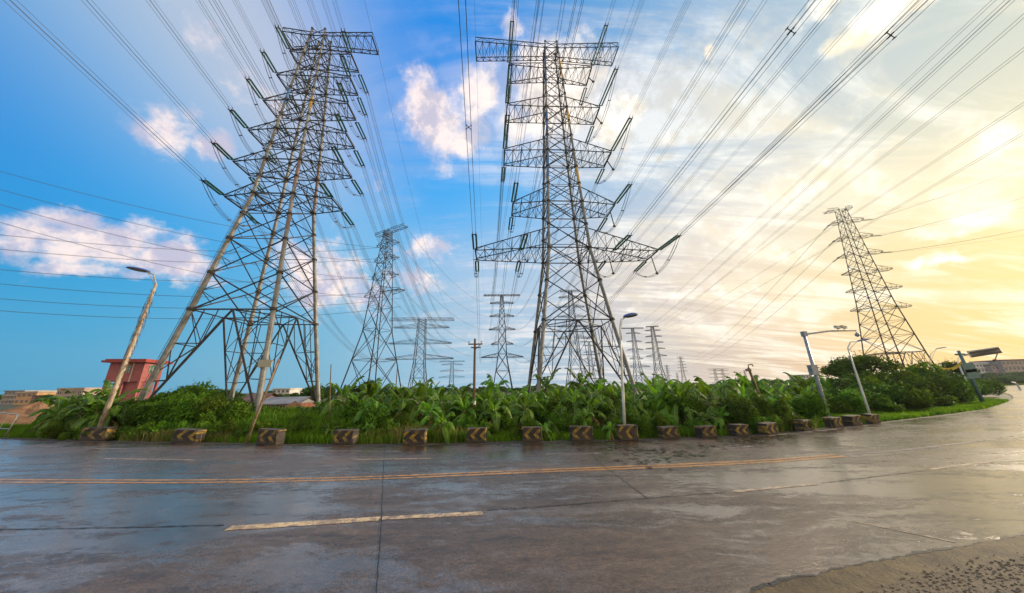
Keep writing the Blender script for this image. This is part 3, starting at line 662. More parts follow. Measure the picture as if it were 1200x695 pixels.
# --- lines over the right of the road, strung to the two distant towers beyond the white lamp
def through(key, ai, sgn, px, py, zq, over=1.3):
    a = armpt(key, ai, sgn); d = ray(px, py); t = (zq - EYE) / d.z; q = Vector((d.x * t, d.y * t, zq)); return a, a + (q - a) * over
over = [('F', 1, -1, (628, 0), 66), ('F', 1, 1, (657, 0), 66), ('G', 1, -1, (880, 0), 54), ('G', 1, 1, (960, 0), 52), ('G', 2, 1, (998, 0), 50), ('G', 3, 1, (1046, 0), 46), ('H', 1, -1, (1134, 0), 50), ('H', 1, 1, (1151, 0), 48), ('H', 2, 1, (1183, 0), 44), ('I', 1, -1, (1199, 26), 42), ('I', 1, 1, (1199, 92), 38), ('I', 2, 1, (1199, 126), 34)]
EDW = ['first', 'second', 'third', 'fourth', 'fifth', 'sixth', 'seventh', 'eighth', 'ninth', 'tenth', 'eleventh', 'twelfth', 'thirteenth']
for k, (key, ai, sgn, (px, py), zq) in enumerate(over):
    a, b = through(key, ai, sgn, px, py, zq)
    bundle('%s conductor from the left in the fan crossing the right half of the sky' % EDW[k], b, a, 4, r=.020, quad=True if k < 9 else False, four=4 if k in (0, 1, 3, 5, 7) else 2, sep=.26, nseg=44, spacers=(), group='conductors fanning over the road')
# --- lines leaving the slim tower to the left of the picture
TC_, aC, HC = FT['C']
for k, (y0, Y) in enumerate(((177, 60), (198, 60), (214, 58), (234, 58), (255, 58), (272, 58), (296, 60), (312, 60), (330, 62), (344, 62))):
    ai = 1 + k % 4; sgn = -1 if k < 5 else 1
    a = armpt('C', ai, sgn) if k < 8 else armpt('C', 4, sgn) - Vector((0, 0, 3 * (k - 7)))
    q = at(-30, y0, Y); 
    bundle('%s from the top of the near-level lines between left edge and slim tower' % EDW[k], q + (q - a) * .25, a, 5, r=.03, four=2, sep=.2, group='lines crossing behind the left tower')
for k, (sgn, ai, px, y1) in enumerate(((1, 0, 600, 352), (1, 1, 615, 372), (1, 2, 640, 392), (1, 4, 600, 402), (-1, 3, 660, 398))):
    a = armpt('C', ai, sgn); q = armpt('F', min(5, k + 1), -1)
    bundle('%s from the top of the lines falling right from the slim tower' % EDW[k], a, q, 7, r=.035, four=2, sep=.2, group='lines between the slim tower and the framed tower')
# --- right tower lines
for ai in range(1, 7):
    z, Ll, Lr, _ = armsR[ai]
    pl = TR.c + TR.P(-Ll, 0, z); pr = TR.c + TR.P(Lr, 0, z)
    tl = armpt('J', min(ai, 5), 1); dl = (tl - pl).normalized(); dl.z = -.05
    n_ = 'lowest' if ai == 6 else ORD[ai]
    if ai <= 3:
        insul(rR, pl - TR.c, dl, 5.5, r=.12, n=6)
        bundle('thin wires from the left %s arm of the right tower running down to the horizon' % n_, pl + dl * 5.5, tl, 14, r=.04, four=2, sep=.2, group='lines of the right tower')
        dr = Vector((math.cos(R(-8)), math.sin(R(-8)), -.01))
        insul(rR, pr - TR.c, dr, 4.5, r=.12, n=6)
        q = at(1330, (150, 196, 246)[ai - 1] - 12 , 150)
        bundle('thin wires from the right %s arm of the right tower to the right edge' % n_, pr + dr * 4.5, q, 3, r=.04, four=2, sep=.2, group='lines of the right tower')
        q2 = at(1330, (172, 222, 262)[ai - 1] - 12, 150)
        bundle('thin wire from the left %s arm of the right tower to the right edge' % n_, pl, q2, 3, r=.035, four=1, group='lines of the right tower')
for k, (y0, y1, yr) in enumerate(((404, 424, 0), (410, 427, 0), (418, 434, 0))):
    a = at(770, y0, 420); b = at(1010, y1, 330)
    bundle('%s low sagging wire over the far trees left of the camera pole' % ('uppermost', 'middle', 'lowest')[k], a, b, 7, r=.09, four=1, group='low wires over the far trees')

# ------------------------------------------------------------------ concrete blocks along the road edge
def chevron_mat(flip, seed):
    m = bpy.data.materials.new('chevron_block_paint'); m.use_nodes = True; q = G(m.node_tree); p = m.node_tree.nodes['Principled BSDF']
    t = q.n('ShaderNodeTexCoord').outputs['Object']; sx = q.n('ShaderNodeSeparateXYZ'); q.put(sx.inputs[0], q.v('ADD', t, q.v('SCALE', q.noise(t, 7, 3, .6, colr=True), None, .05)))
    ab = q.m('ABSOLUTE', q.m('SUBTRACT', sx.outputs[2], .42))
    w = q.m('MULTIPLY_ADD', ab, -1.0 if not flip else 1.0, q.m('ADD', sx.outputs[0], 4.0 + .12 * seed))
    st = q.m('GREATER_THAN', q.m('FRACT', q.m('MULTIPLY', w, 1.75)), .6)
    front = q.m('GREATER_THAN', q.m('ABSOLUTE', q.v('DOT_PRODUCT', q.n('ShaderNodeNewGeometry').outputs['Normal'], (0, 0, 1))), .7)
    c = q.mix(st, (.016, .012, .009), (.30, .19, .02))
    c = q.mix(front, c, (.07, .055, .04))
    oi = q.n('ShaderNodeObjectInfo').outputs['Random']; sh_ = q.v('ADD', t, q.v('SCALE', (31., 17., 9.), None, oi))
    wear = q.ramp(q.noise(sh_, 3.2, 9, .82), .45, .53)
    c = q.mix(q.m('MULTIPLY', wear, q.ramp(oi, 0, 1, .75, .97)), c, (.045, .034, .026))
    mud = q.ramp(q.m('ADD', sx.outputs[2], q.m('MULTIPLY', q.noise(sh_, 5, 5, .7), .5)), .36, .52)
    c = q.mix(mud, (.045, .033, .024), c)
    chip = q.ramp(q.noise(sh_, 9, 6, .8), .66, .69); c = q.mix(chip, c, (.17, .15, .12))
    q.put(p.inputs['Base Color'], c); p.inputs['Roughness'].default_value = .8
    b = q.n('ShaderNodeBump'); b.inputs['Strength'].default_value = .5; b.inputs['Distance'].default_value = .02; q.put(b.inputs['Height'], q.noise(t, 18, 5, .7)); q.put(p.inputs['Normal'], b.outputs[0])
    return m
BP = [(104, 517), (212, 520), (310, 522), (400, 522), (484, 522), (558, 520), (624, 519), (683, 518), (738, 517), (788, 515), (833, 514), (873, 512), (908, 510), (950, 505.5), (985, 502), (1008, 499.5), (1029, 497)]
bpos = [gnd(*p) for p in BP]
CM = [chevron_mat(False, k) for k in range(4)]
def block_mesh(k):
    m = MB(); rr = random.Random(50 + k)
    hw, hd, H = .60, .30, .78; b = .05
    # bevelled, slightly battered block with a capping slab
    lv = [(0, 1.0, -.04), (.03, 1.0, 0), (.45, .985, 0), (H - .12, .97, 0), (H - .115, 1.03, 0), (H - .02, 1.03, 0), (H, 1.0, -.02)]
    rings = []
    for z, s_, ins in lv:
        w, d = hw * s_ + ins, hd * s_ + ins; ring = []
        for x, y in ((-w + b, -d), (-w / 3, -d), (w / 3, -d), (w - b, -d), (w, -d + b), (w, 0), (w, d - b), (w - b, d), (0, d), (-w + b, d), (-w, d - b), (-w, 0), (-w, -d + b)):
            ring.append((x + rr.gauss(0, .012), y + rr.gauss(0, .010), z + rr.gauss(0, .006)))
        rings.append(ring)
    n = len(rings[0])
    for ring in rings: m.v += ring
    for i in range(len(rings) - 1):
        for j in range(n): j2 = (j + 1) % n; m.f.append((i * n + j, i * n + j2, (i + 1) * n + j2, (i + 1) * n + j)); m.mi.append(0)
    m.f.append(tuple((len(rings) - 1) * n + j for j in range(n))); m.mi.append(0)
    return m
nearby = ['at the foot of the leaning vine-wrapped street lamp', 'first right of the vine-wrapped lamp', 'beside the leaning rusty pole and orange board', 'with a small yellow-leaved plant behind', 'midway between the thin bare pole and the utility pole',
          'in front of the wooden utility pole', 'under the left legs of the centre tower', 'between the centre tower and the white street lamp', 'at the foot of the white street lamp', 'first to the right of the white street lamp', 'second to the right of the white street lamp', 'third right of the white street lamp',
          'fourth right of the white street lamp', 'just left of the camera pole', 'just right of the camera pole foot', 'between the camera pole and the twin lamp pole', 'rightmost of the row, by the slanting lamp pole']
protos = [block_mesh(k) for k in range(4)]
pm = []
for i, p in enumerate(bpos):
    t = (bpos[min(i + 1, len(bpos) - 1)] - bpos[max(i - 1, 0)]); a = math.atan2(t.y, t.x)
    k = i % 4
    if i < 4: o = protos[k].build('concrete_block', CM[k]); pm.append(o)
    else: o = pm[k].copy(); col.objects.link(o)
    n = Vector((-math.sin(a), math.cos(a), 0)); q = p + n * .33
    o.location = (q.x, q.y, .02); o.rotation_euler = (random.uniform(-.03, .03), random.uniform(-.035, .035), a + random.uniform(-.11, .11))
    s_ = random.uniform(.93, 1.05) * {0: 1.9, 1: 1.55, 2: 1.3, 3: 1.12, 4: 1.05}.get(i, 1.0 if i < 9 else .84); zq_ = 1.0 if i < 9 else .82; o.scale = (s_, 1, random.uniform(.94, 1.04) * (1.05 if i < 3 else 1) * zq_)
    tag(o, 'worn chevron-painted concrete block ' + nearby[i], 'barrier block', 'chevron painted blocks along the road edge')

# ------------------------------------------------------------------ street lamps and poles
def lamp_head(root, p, d, L=1.25, W=.42, style='oval'):
    """cobra head: blue shell above, lens below; d = direction it points"""
    d = Vector(d).normalized(); s_ = Vector((-d.y, d.x, 0)).normalized(); u = s_.cross(d) * -1
    if u.z < 0: u = -u
    def shell(h, sign, mt, nm, par):
        m = MB(); rings = []; K_ = 12
        for j in range(5):
            f = math.cos(j / 4 * math.pi / 2); hh = math.sin(j / 4 * math.pi / 2) * h * sign; base = len(m.v)
            for k in range(K_):
                a = 2 * math.pi * k / K_; x = math.cos(a) * L / 2 * f; y = math.sin(a) * W * (.5 if style == 'flat' else 1.0) * f * (1 + .15 * math.cos(a)); q = p + d * (L / 2 + x) + s_ * y + u * hh; m.v.append(tuple(q))
            rings.append(base)
        for a, b in zip(rings, rings[1:]):
            for k in range(K_): k2 = (k + 1) % K_; m.f.append((a + k, a + k2, b + k2, b + k)); m.mi.append(0)
        return m.build(nm, mt, par, smooth=True)
    h = shell(.20 if style == 'oval' else .10, 1, MT['lamp_blue'], 'lamp_head', root); shell(.10 if style == 'oval' else .05, -1, MT['lamp_glass'], 'lens', h)
    return h
def lamp(label, base, toppx, headpx, r0=.11, mt='white_paint', style='oval', name='street_lamp', both=False, head_len=1.25, group='street lamps along the kerb', heady=None):
    """pole foot at base (world), top seen at picture point toppx"""
    root = empty(name, base); tag(root, label, 'street lamp', group)
    top = at(toppx[0], toppx[1], base.y) - Vector(base)
    m = MB(); m.path([Vector((0, 0, -.1)), top * .35, top * .7, top], [r0, r0 * .88, r0 * .72, r0 * .55], 12); m.build('pole', MT[mt], root, smooth=True)
    m = MB(); m.box((-.2, -.2, 0), (.2, .2, .04)); m.tube((0, 0, .04), (0, 0, .5), r0 * 1.5, n=10); m.box((-.05, -r0 * 1.75, .15), (.05, -r0 * 1.3, .42)); m.build('base_flange', MT[mt], root)
    hp = at(headpx[0], headpx[1], base.y + (heady or 0)) - Vector(base)
    d = (hp - top); dh = Vector((d.x, d.y, 0)).normalized()
    hs = hp - dh * head_len * .5
    m = MB(); mid = top.lerp(hs, .45) + Vector((0, 0, .10 + d.length * .10)); m.path([top - Vector((0, 0, .9)), top, mid, hs + dh * .25], [.05, .05, .045, .04], 8)
    m.path([top - Vector((0, 0, .25)), top.lerp(hs, .4) - Vector((0, 0, .12)), hs + dh * .1], .028, 6); m.build('arm', MT[mt], root, smooth=True)
    lamp_head(root, hs, dh + Vector((0, 0, .14)), head_len, (.34 if head_len < 1.5 else .62) if style == 'oval' else .26, style)
    return root, top
b1 = gnd(112, 513.5)
l1, top1 = lamp('leaning pale street lamp pole wrapped in dry vines, left of the big left tower', b1, (183, 333), (162, 318), .165, 'bark_pale', head_len=1.75)
m = MB(); rr = random.Random(3)
for k in range(260):      # dry vine strands hanging on the pole
    t = rr.uniform(.28, .97); p = top1 * t; a = rr.random() * 6.3; r_ = .15
    q = p + Vector((math.cos(a) * r_, math.sin(a) * r_, 0)); L = rr.uniform(.15, .6) * (1.2 if .5 < t < .9 else .5)
    m.path([q, q + Vector((math.cos(a) * L * .1, math.sin(a) * L * .1, -L * .2)), q + Vector((math.cos(a) * L * .14, math.sin(a) * L * .14, -L))], [.018, .014, .006], 3, False)
m.build('dry_vine', MT['wood'], l1)
b2 = gnd(735, 513); b2.y += .4
lamp('straight white street lamp with round blue head, in front of the centre tower', b2, (726.5, 383), (739, 371.5), .10, head_len=1.05)
b3 = gnd(1022, 494); lamp('slanting white lamp pole with flat head, near the right end of the block row', b3, (993.5, 408), (1013, 400), .085, style='flat', head_len=1.4)
b4 = gnd(1106, 470); lamp('white lamp pole standing in the bushes in front of the right tower', b4, (1089, 426), (1104, 409), .14, style='flat', head_len=2.1)
b5 = gnd(1141, 466); lamp('white lamp pole behind the solar panel post', b5, (1122, 424), (1134, 417.5), .15, style='flat', head_len=2.2)
pc = gnd(1194, 460.5); 
# camera pole
bc = gnd(973, 497); root = empty('camera_pole', bc); tag(root, 'grey steel pole with long arm carrying traffic cameras, right of the banana plants', 'camera pole')
top = at(941.5, 390, bc.y) - bc; m = MB(); m.path([Vector((0, 0, 0)), top * .5, top], [.14, .12, .10], 12); m.build('pole', MT['lamp_grey'], root, smooth=True)
tip = at(1003, 387.5, bc.y + 1.0) - bc; m = MB(); m.path([top - Vector((.1, 0, .15)), top.lerp(tip, .5) + Vector((0, 0, .06)), tip], [.085, .07, .05], 8); m.box((-.12, -.15, -.3), (.16, .15, .1), Matrix.Translation(top)); m.build('arm', MT['lamp_grey'], root, smooth=False)
m = MB(); q = at(953, 434, bc.y - .1) - bc; m.box((-.24, -.18, -.35), (.24, .18, .35), Matrix.Translation(q)); m.box((-.28, -.22, .35), (.28, .22, .39), Matrix.Translation(q)); m.build('control_box', MT['lamp_grey'], root)
for f, l_ in ((.66, .5), (.78, .55)):
    q = top.lerp(tip, f) + Vector((0, 0, .15)); m = MB(); m.tube(q - Vector((0, 0, .15)), q + Vector((0, 0, .08)), .03, n=6); mx = Matrix.Translation(q + Vector((0, 0, .18))) @ Matrix.Rotation(.25, 4, 'Z') @ Matrix.Rotation(.12, 4, 'Y')
    m.box((-l_ / 2, -.09, -.08), (l_ / 2, .09, .08), mx); m.box((-l_ / 2 - .06, -.11, .085), (l_ / 2, .11, .10), mx); m.build('bullet_camera', MT['white_paint'], root)
m = MB(); m.path([tip + Vector((0, 0, 0)), tip - Vector((0, 0, .2)), tip - Vector((0, 0, .25)), tip - Vector((0, 0, .42)), tip - Vector((0, 0, .52))], [.03, .04, .15, .15, .05], 12); m.build('dome_camera', MT['lamp_grey'], root, smooth=True)
# solar panel post
bs = gnd(1153, 474); root = empty('solar_sign_post', bs); tag(root, 'green-grey post carrying a big tilted solar panel and two square boards, on the grass tip', 'sign post')
Y = bs.y; top = at(1123, 411, Y) - bs; m = MB(); m.path([Vector((0, 0, -.1)), top * .5, top], [.20, .17, .14], 10); m.build('pole', MT['sign_back'], root, smooth=True)
pc0 = [at(1134, 412.2, Y - 1) - bs, at(1169.5, 407, Y - 1) - bs, at(1174, 413, Y + 1.5) - bs, at(1138, 418.5, Y + 1.5) - bs]
m = MB(); n = (pc0[1] - pc0[0]).cross(pc0[3] - pc0[0]).normalized() * .07
b = len(m.v); m.v += [tuple(p - n) for p in pc0] + [tuple(p + n) for p in pc0]
for f in ((3, 2, 1, 0), (4, 5, 6, 7), (0, 1, 5, 4), (1, 2, 6, 5), (2, 3, 7, 6), (3, 0, 4, 7)): m.f.append(f); m.mi.append(0)
pan = m.build('solar_panel', MT['solar'], root)
m = MB()
for i in range(4): m.tube(pc0[i], pc0[(i + 1) % 4], .08, n=5)
m.tube(pc0[0].lerp(pc0[3], .5), pc0[1].lerp(pc0[2], .5), .09, n=5)
for f in (.33, .66): m.tube(pc0[0].lerp(pc0[1], f), pc0[3].lerp(pc0[2], f), .05, n=5)
m.build('panel_frame', MT['lamp_grey'], pan)
m = MB(); m.tube(at(1120, 415.5, Y) - bs, pc0[0].lerp(pc0[3], .5), .11, n=7); m.tube(top * .93, at(1130, 414.5, Y) - bs, .06, n=6); m.build('arm', MT['sign_back'], root)
m = MB(); e_ = at(1166, 422, Y) - bs; m.tube(at(1169, 414, Y) - bs, e_, .05, n=5); m.box((-.15, -.1, -.15), (.15, .1, .1), Matrix.Translation(e_)); m.build('sensor', MT['rust'], root)
for (a, b_) in ((1135.5, 431), (1140, 438)):
    m = MB(); q = at(a, b_, Y - .35) - bs; m.box((-.78, -.03, -.55), (.78, .03, .55), Matrix.Translation(q) @ Matrix.Rotation(-.08, 4, 'Y')); bd = m.build('board', MT['sign_back'], root)
# small white post far right
pp = gnd(1196, 457); root = empty('marker_post', pp); tag(root, 'short curved white post on the far grass at the right edge', 'post'); m = MB(); tp = at(1191, 449, pp.y) - pp
m.path([Vector((0, 0, 0)), tp * .7, tp + Vector((-.3, 0, .1)), tp + Vector((-1.2, 0, .3))], [.22, .2, .16, .1], 8); m.build('post', MT['white_paint'], root)
# yellow banner
pts = [at(1000, 425, 62), at(1030, 428, 60), at(1060, 433, 57), at(1089, 426, 54)], [at(1089, 426, 54), at(1103, 433, 54), at(1118, 433.5, 54), at(1130, 425, 53)]
for k, P_ in enumerate(pts):
    sp = spline(P_, .5); m = MB()
    for s_ in (0, .012):
        for a, b_ in zip(sp, sp[1:]):
            w = .42; m.quad([a + Vector((0, s_, 0)), b_ + Vector((0, s_, 0)), b_ + Vector((.0, s_ + .08, w)), a + Vector((0, s_ + .08, w))])
    o = m.build('banner', MT['yellow_net']); tag(o, ('long faded yellow banner strung over the bushes left of the bush lamp', 'yellow banner sagging between the bush lamp and the solar panel post')[k], 'banner', 'yellow banners over the bushes')
# wooden utility pole
bu = gnd(555, 503); root = empty('utility_pole', bu); tag(root, 'straight wooden utility pole with short crossarm left of the centre tower', 'utility pole')
top = Vector((0.0, 0, zat(397, bu.x, bu.y))); m = MB(); m.path([Vector((0, 0, -.2)), top * .5, top], [.13, .11, .09], 10); m.build('pole', MT['wood'], root, smooth=True)
m = MB(); m.path([Vector((0, 0, .9)), Vector((0, 0, 1.7))], .142, 10); m.build('yellow_band', MT['yellow_mark'], root)
m = MB(); m.path([Vector((0, 0, 1.75)), Vector((0, 0, 2.15))], .142, 10); m.build('white_band', MT['white_paint'], root)
m = MB(); c_ = top - Vector((0, 0, .45)); m.box((-.55, -.04, -.05), (.65, .04, .05), Matrix.Translation(c_)); m.box((-.3, -.16, -.05), (.5, -.08, .05), Matrix.Translation(c_ - Vector((0, 0, .3)))); m.tube(c_ + Vector((.5, 0, 0)), c_ + Vector((0, 0, -.5)), .025, n=5); m.build('crossarm', MT['wood'], root)
for x in (-.5, -.05, .55):
    m = MB(); b_ = c_ + Vector((x, 0, .05)); m.path([b_, b_ + Vector((0, 0, .08)), b_ + Vector((0, 0, .1)), b_ + Vector((0, 0, .18)), b_ + Vector((0, 0, .22))], [.02, .02, .05, .045, .02], 8); m.build('pin_insulator', MT['lamp_glass'], root)
def stick(name, label, cat, bpx, tpx, r0, r1, mt, Y=None, bow=0.0):
    b_ = gnd(*bpx) if Y is None else at(bpx[0], bpx[1], Y); t_ = at(tpx[0], tpx[1], b_.y) - b_; m = MB()
    m.path([Vector((0, 0, -.3)) , t_ * .33 + Vector((bow, 0, 0)), t_ * .66 + Vector((bow, 0, 0)), t_], [r0, r0 * .7 + r1 * .3, r0 * .35 + r1 * .65, r1], 7)
    o = m.build(name, MT[mt], None, smooth=True, loc=b_); return tag(o, label, cat)
stick('thin_pole', 'thin bare wooden pole standing in the grass left of the banana plants', 'pole', (385, 507), (388, 427), .06, .035, 'wood')
stick('wooden_post', 'weathered wooden post standing against the far broad tower', 'post', (463, 470), (465.5, 432), .17, .12, 'wood')
stick('wooden_stump', 'short grey wooden stump among the banana plants left of the utility pole', 'post', (540, 489), (540, 463), .12, .09, 'wood')
o = stick('leaning_pole', 'leaning rusty broken pole with hooked top among the banana plants on the right', 'pole', (901, 492), (877, 431), .13, .10, 'wood')
m = MB(); tp = at(877, 431, o.location.y) - o.location; m.path([tp, tp + Vector((.05, 0, .25)), tp + Vector((.4, 0, .3)), tp + Vector((.45, 0, .1))], .045, 6); m.box((-.25, -.1, -.3), (.15, .1, -.1), Matrix.Translation(tp)); m.build('hook', MT['rust'], o)
stick('leaning_pole', 'rusty steel pole leaning against the near right leg of the big left tower', 'pole', (288, 519), (327, 421), .075, .065, 'rust')
# orange and pink board behind it
pb = gnd(303, 512); root = empty('notice_board', pb); tag(root, 'small faded pink board with orange top, low in the grass by the leaning rusty pole', 'board')
q = at(303, 503, pb.y + .2) - pb; m = MB(); m.box((-.42, -.02, -.42), (.42, .02, .22), Matrix.Translation(q) @ Matrix.Rotation(-.12, 4, 'Y')); m.build('board', MT['pink_sign'], root)
m = MB(); m.box((-.46, -.03, .225), (.46, .03, .38), Matrix.Translation(q) @ Matrix.Rotation(-.12, 4, 'Y')); m.build('header', MT['orange_sign'], root)
m = MB(); m.tube((q.x, .06, 0), (q.x, .06, q.z), .03, n=6); m.build('leg', MT['rust'], root)
# railing at far left
A = gnd(6, 512); root = empty('metal_railing', A); tag(root, 'short bent steel tube railing at the left edge in front of the soil heap', 'railing')
tr = at(22, 486, A.y + .3) - A; tl = at(-60, 479, A.y + 3.5) - A; bl = Vector((tl.x - .5, tl.y, -.1)); m = MB()
m.path([Vector((0, 0, 0)), tr * .92, tr + Vector((-.12, 0, .03)), tl.lerp(tr, .5) + Vector((0, 0, .03)), tl, bl], .055, 8); m.build('frame', MT['rail'], root, smooth=True)
m = MB(); m.tube(tr * .35, tl.lerp(bl, .65), .04, n=7); m.build('rail', MT['rail'], root)
for k in range(1, 8): m = MB(); f = k / 8; m.tube((tr * .35).lerp(tl.lerp(bl, .65), f), tr.lerp(tl, f), .015, n=5); m.build('bar', MT['rail'], root)

# ------------------------------------------------------------------ buildings
def house(label, x0, x1, ytop, Y, depth, wall, roofm, floors=2, cols=4, rot=0.0, roof='flat', name='house', base=-.1, winm='window', group='houses in the distance', over=.5, rh=None, balcony=False):
    a = at(x0, ytop, Y); b = at(x1, ytop, Y); W = (b - a).length; H = max(1.5, (a.z + b.z) / 2 - base)
    c_ = (a + b) / 2; root = empty(name, (c_.x, c_.y, base), rot); tag(root, label, 'house' if name != 'shed' else 'shed', group)
    t = (rh if rh else max(.4, H * .06)); m = MB(); m.box((-W / 2, 0, 0), (W / 2, depth, H - t)); m.build('wall', wall, root)
    m = MB()
    if roof == 'flat': m.box((-W / 2 - over, -over, H - t + .003), (W / 2 + over, depth + over, H))
    else:
        e_ = H - t; r_ = H + t * 1.6
        for y0, y1, z0, z1 in ((-over, depth / 2, e_, r_), (depth / 2, depth + over, r_, e_)): m.quad([(-W / 2 - over, y0, z0), (W / 2 + over, y0, z0), (W / 2 + over, y1, z1), (-W / 2 - over, y1, z1)]); m.quad([(-W / 2 - over, y0, z0 - .15), (-W / 2 - over, y1, z1 - .15), (W / 2 + over, y1, z1 - .15), (W / 2 + over, y0, z0 - .15)])
        for s_ in (-1, 1): m.quad([(s_ * W / 2, 0, e_ - .1), (s_ * W / 2, depth, e_ - .1), (s_ * W / 2, depth / 2, r_ - .1)])
        m.quad([(-W / 2 - over, -over, e_ - .15), (W / 2 + over, -over, e_ - .15), (W / 2 + over, -over, e_), (-W / 2 - over, -over, e_)])
    m.build('roof', roofm, root)
    fh = (H - t) / floors; cw = W / cols
    for f in range(floors):
        for k in range(cols):
            x = -W / 2 + cw * (k + .5); z = fh * (f + .35); w_, h_ = cw * .25, fh * .42
            m = MB(); m.box((x - w_, -.06, z), (x + w_, -.01, z + h_)); wn_ = m.build('window', MT[winm], root)
            m = MB()
            for (p_, q_) in (((x - w_ - .1, z - .1), (x + w_ + .1, z)), ((x - w_ - .1, z + h_), (x + w_ + .1, z + h_ + .1)), ((x - w_ - .1, z), (x - w_, z + h_)), ((x + w_, z), (x + w_ + .1, z + h_)), ((x - .04, z), (x + .04, z + h_))): m.box((p_[0], -.11, p_[1]), (q_[0], -.065, q_[1]))
            m.build('frame', MT['trim'], wn_)
    if floors > 2 or balcony:
        m = MB()
        for f in range(1, floors): m.box((-W / 2 - .1, -.5, fh * f - .12), (W / 2 + .1, -.003, fh * f + .12))
        m.build('ledge', MT['trim'], root)
    return root
house('dark blue-grey flat block, leftmost of the far houses', 10, 26, 457.5, 150, 14, MT['grey_roof'], MT['grey_roof'], 3, 5, .3)
house('sunlit orange house between the dark block and the brown houses at far left', 24, 42, 459, 142, 12, MT['orange_w'], MT['cream_w'], 2, 4, .2)
house('low red-brown house right of the orange house at far left', 40, 53, 463, 132, 12, MT['brick'], MT['brown_roof'], 2, 3, .2)
house('small dark brown house beside the beige three-storey house', 52, 68, 464.5, 120, 10, MT['beige'], MT['brown_roof'], 2, 3, .1, 'gable')
house('beige three-storey house with dark windows left of the red house', 71, 97, 454.5, 92, 12, MT['beige'], MT['beige'], 3, 4, .15, over=.1, rh=.6)
house('pale cream two-storey house with green window, close left of the leaning lamp', 97, 119, 462.5, 84, 10, MT['cream_w'], MT['cream_w'], 2, 3, .1, winm='window_green', over=.2)
house('low shed with turquoise sheet roof in front of the beige house', 58, 94, 471, 66, 6, MT['cream_w'], MT['teal_roof'], 1, 4, .1, 'gable', name='shed', rh=.5, group='sheds')
# red house on stilts
Yr = 80.0; yaw = .17; W = 7.4; Dp = 5.4; org = at(161, 455, Yr); org.z = 0
root = empty('red_house', (org.x, org.y, 0), yaw); tag(root, 'pinkish red house on stilts with overhanging red flat roof, behind the big left tower leg', 'house')
zr = zat(422.5, org.x, org.y); zb = zat(447, org.x, org.y)
m = MB(); m.box((-W, 0, zb), (0, Dp, zr - .5)); m.build('wall', MT['pink'], root)
m = MB(); m.box((-W - 1.0, -1.2, zr - .497), (1.0, Dp + 1.3, zr)); m.box((-W - .6, -.8, zr + .003), (.6, Dp + .9, zr + .35)); m.build('roof', MT['red_roof'], root)
for x in (-W + .25, -W / 2, -.25):
    for y in (.25, Dp - .25): m = MB(); m.box((x - .25, y - .25, -.2), (x + .25, y + .25, zb - .003)); m.build('stilt', MT['pink'], root)
for x in (-W * .62, -W * .30): m = MB(); m.box((x - .13, -.14, zb - .1), (x + .13, -.004, zr - .52)); m.build('pilaster', MT['trim'], root)
z0 = zb + (zr - zb) * .42
for x in (-W * .46,):
    m = MB(); m.box((x - .6, -.08, z0), (x + .6, -.012, z0 + 1.9)); w_ = m.build('window', MT['window_green'], root); m = MB()
    for f in (-.6, 0, .6): m.box((x + f - .05, -.13, z0 - .05), (x + f + .05, -.085, z0 + 1.95))
    m.box((x - .64, -.14, z0 + .9), (x + .64, -.135, z0 + 1.0)); m.build('frame', MT['trim'], w_)
m = MB(); m.box((.012, 1.5, z0), (.08, 4.2, z0 + 1.9)); w_ = m.build('window', MT['window_green'], root); m = MB()
for f in (1.5, 2.4, 3.3, 4.2): m.box((.085, f - .05, z0 - .05), (.13, f + .05, z0 + 1.95))
m.box((.135, 1.45, z0 + .9), (.14, 4.25, z0 + 1.0)); m.build('frame', MT['trim'], w_)
m = MB(); m.box((-W * .6, .8, 0), (-.6, Dp - .6, zb - .01)); m.build('lower_room', MT['pink'], root)
# ruins and sheds between the towers
house('long low brick ruin with grey sheet roof seen under the left tower', 240, 300, 468, 58, 7, MT['brick'], MT['brown_roof'], 1, 6, -.05, 'gable', name='shed', rh=.6, group='sheds')
house('low grey-roofed brick shed right of the brick ruin under the left tower', 306, 348, 470, 56, 6, MT['brick'], MT['grey_roof'], 1, 4, .05, 'gable', name='shed', rh=.4, group='sheds')
house('white two-storey house seen between the legs of the left tower', 320, 340, 455, 150, 10, MT['white_w'], MT['white_w'], 2, 4)
house('small white house just left of the slim tower foot', 400, 408, 458, 150, 8, MT['white_w'], MT['grey_roof'], 2, 2)
house('low brick wall building beside the dark round tree left of the slim tower', 386, 416, 471, 52, 5, MT['brick'], MT['brick'], 1, 4, 0, name='shed', rh=.3, over=.1, group='sheds')
m = MB(); A = at(396, 466, 50)
root = empty('picket_fence', (A.x, A.y, 0)); tag(root, 'yellowish picket fence on top of the brick wall by the dark round tree', 'fence')
z1 = zat(464, A.x, A.y)
m = MB(); m.box((-.2, 0, z1 - .35), (2.9, .05, z1 - .27)); m.box((-.2, 0, z1 - .9), (2.9, .05, z1 - .82)); m.build('rail', MT['trim'], root)
for k in range(12): m = MB(); m.box((k * .25 - .05, -.04, 0), (k * .25 + .05, -.003, z1)); m.build('picket', MT['yellow_net'], root)
house('white apartment building right of the solar panel post on the horizon', 1140, 1166, 424.5, 260, 20, MT['white_w'], MT['white_w'], 4, 8, -.1, group='buildings on the right horizon', balcony=True)
house('brown apartment building beyond the far trees, at the right edge', 1176, 1206, 421, 250, 20, MT['beige'], MT['brown_roof'], 4, 8, -.2, group='buildings on the right horizon')
house('lower brown building between the white block and the right edge building', 1163, 1182, 427, 255, 18, MT['beige'], MT['brown_roof'], 3, 6, -.2, group='buildings on the right horizon')
house('small white building behind the camera pole on the horizon', 940, 951, 439, 240, 12, MT['white_w'], MT['grey_roof'], 3, 3, 0, group='buildings on the right horizon')
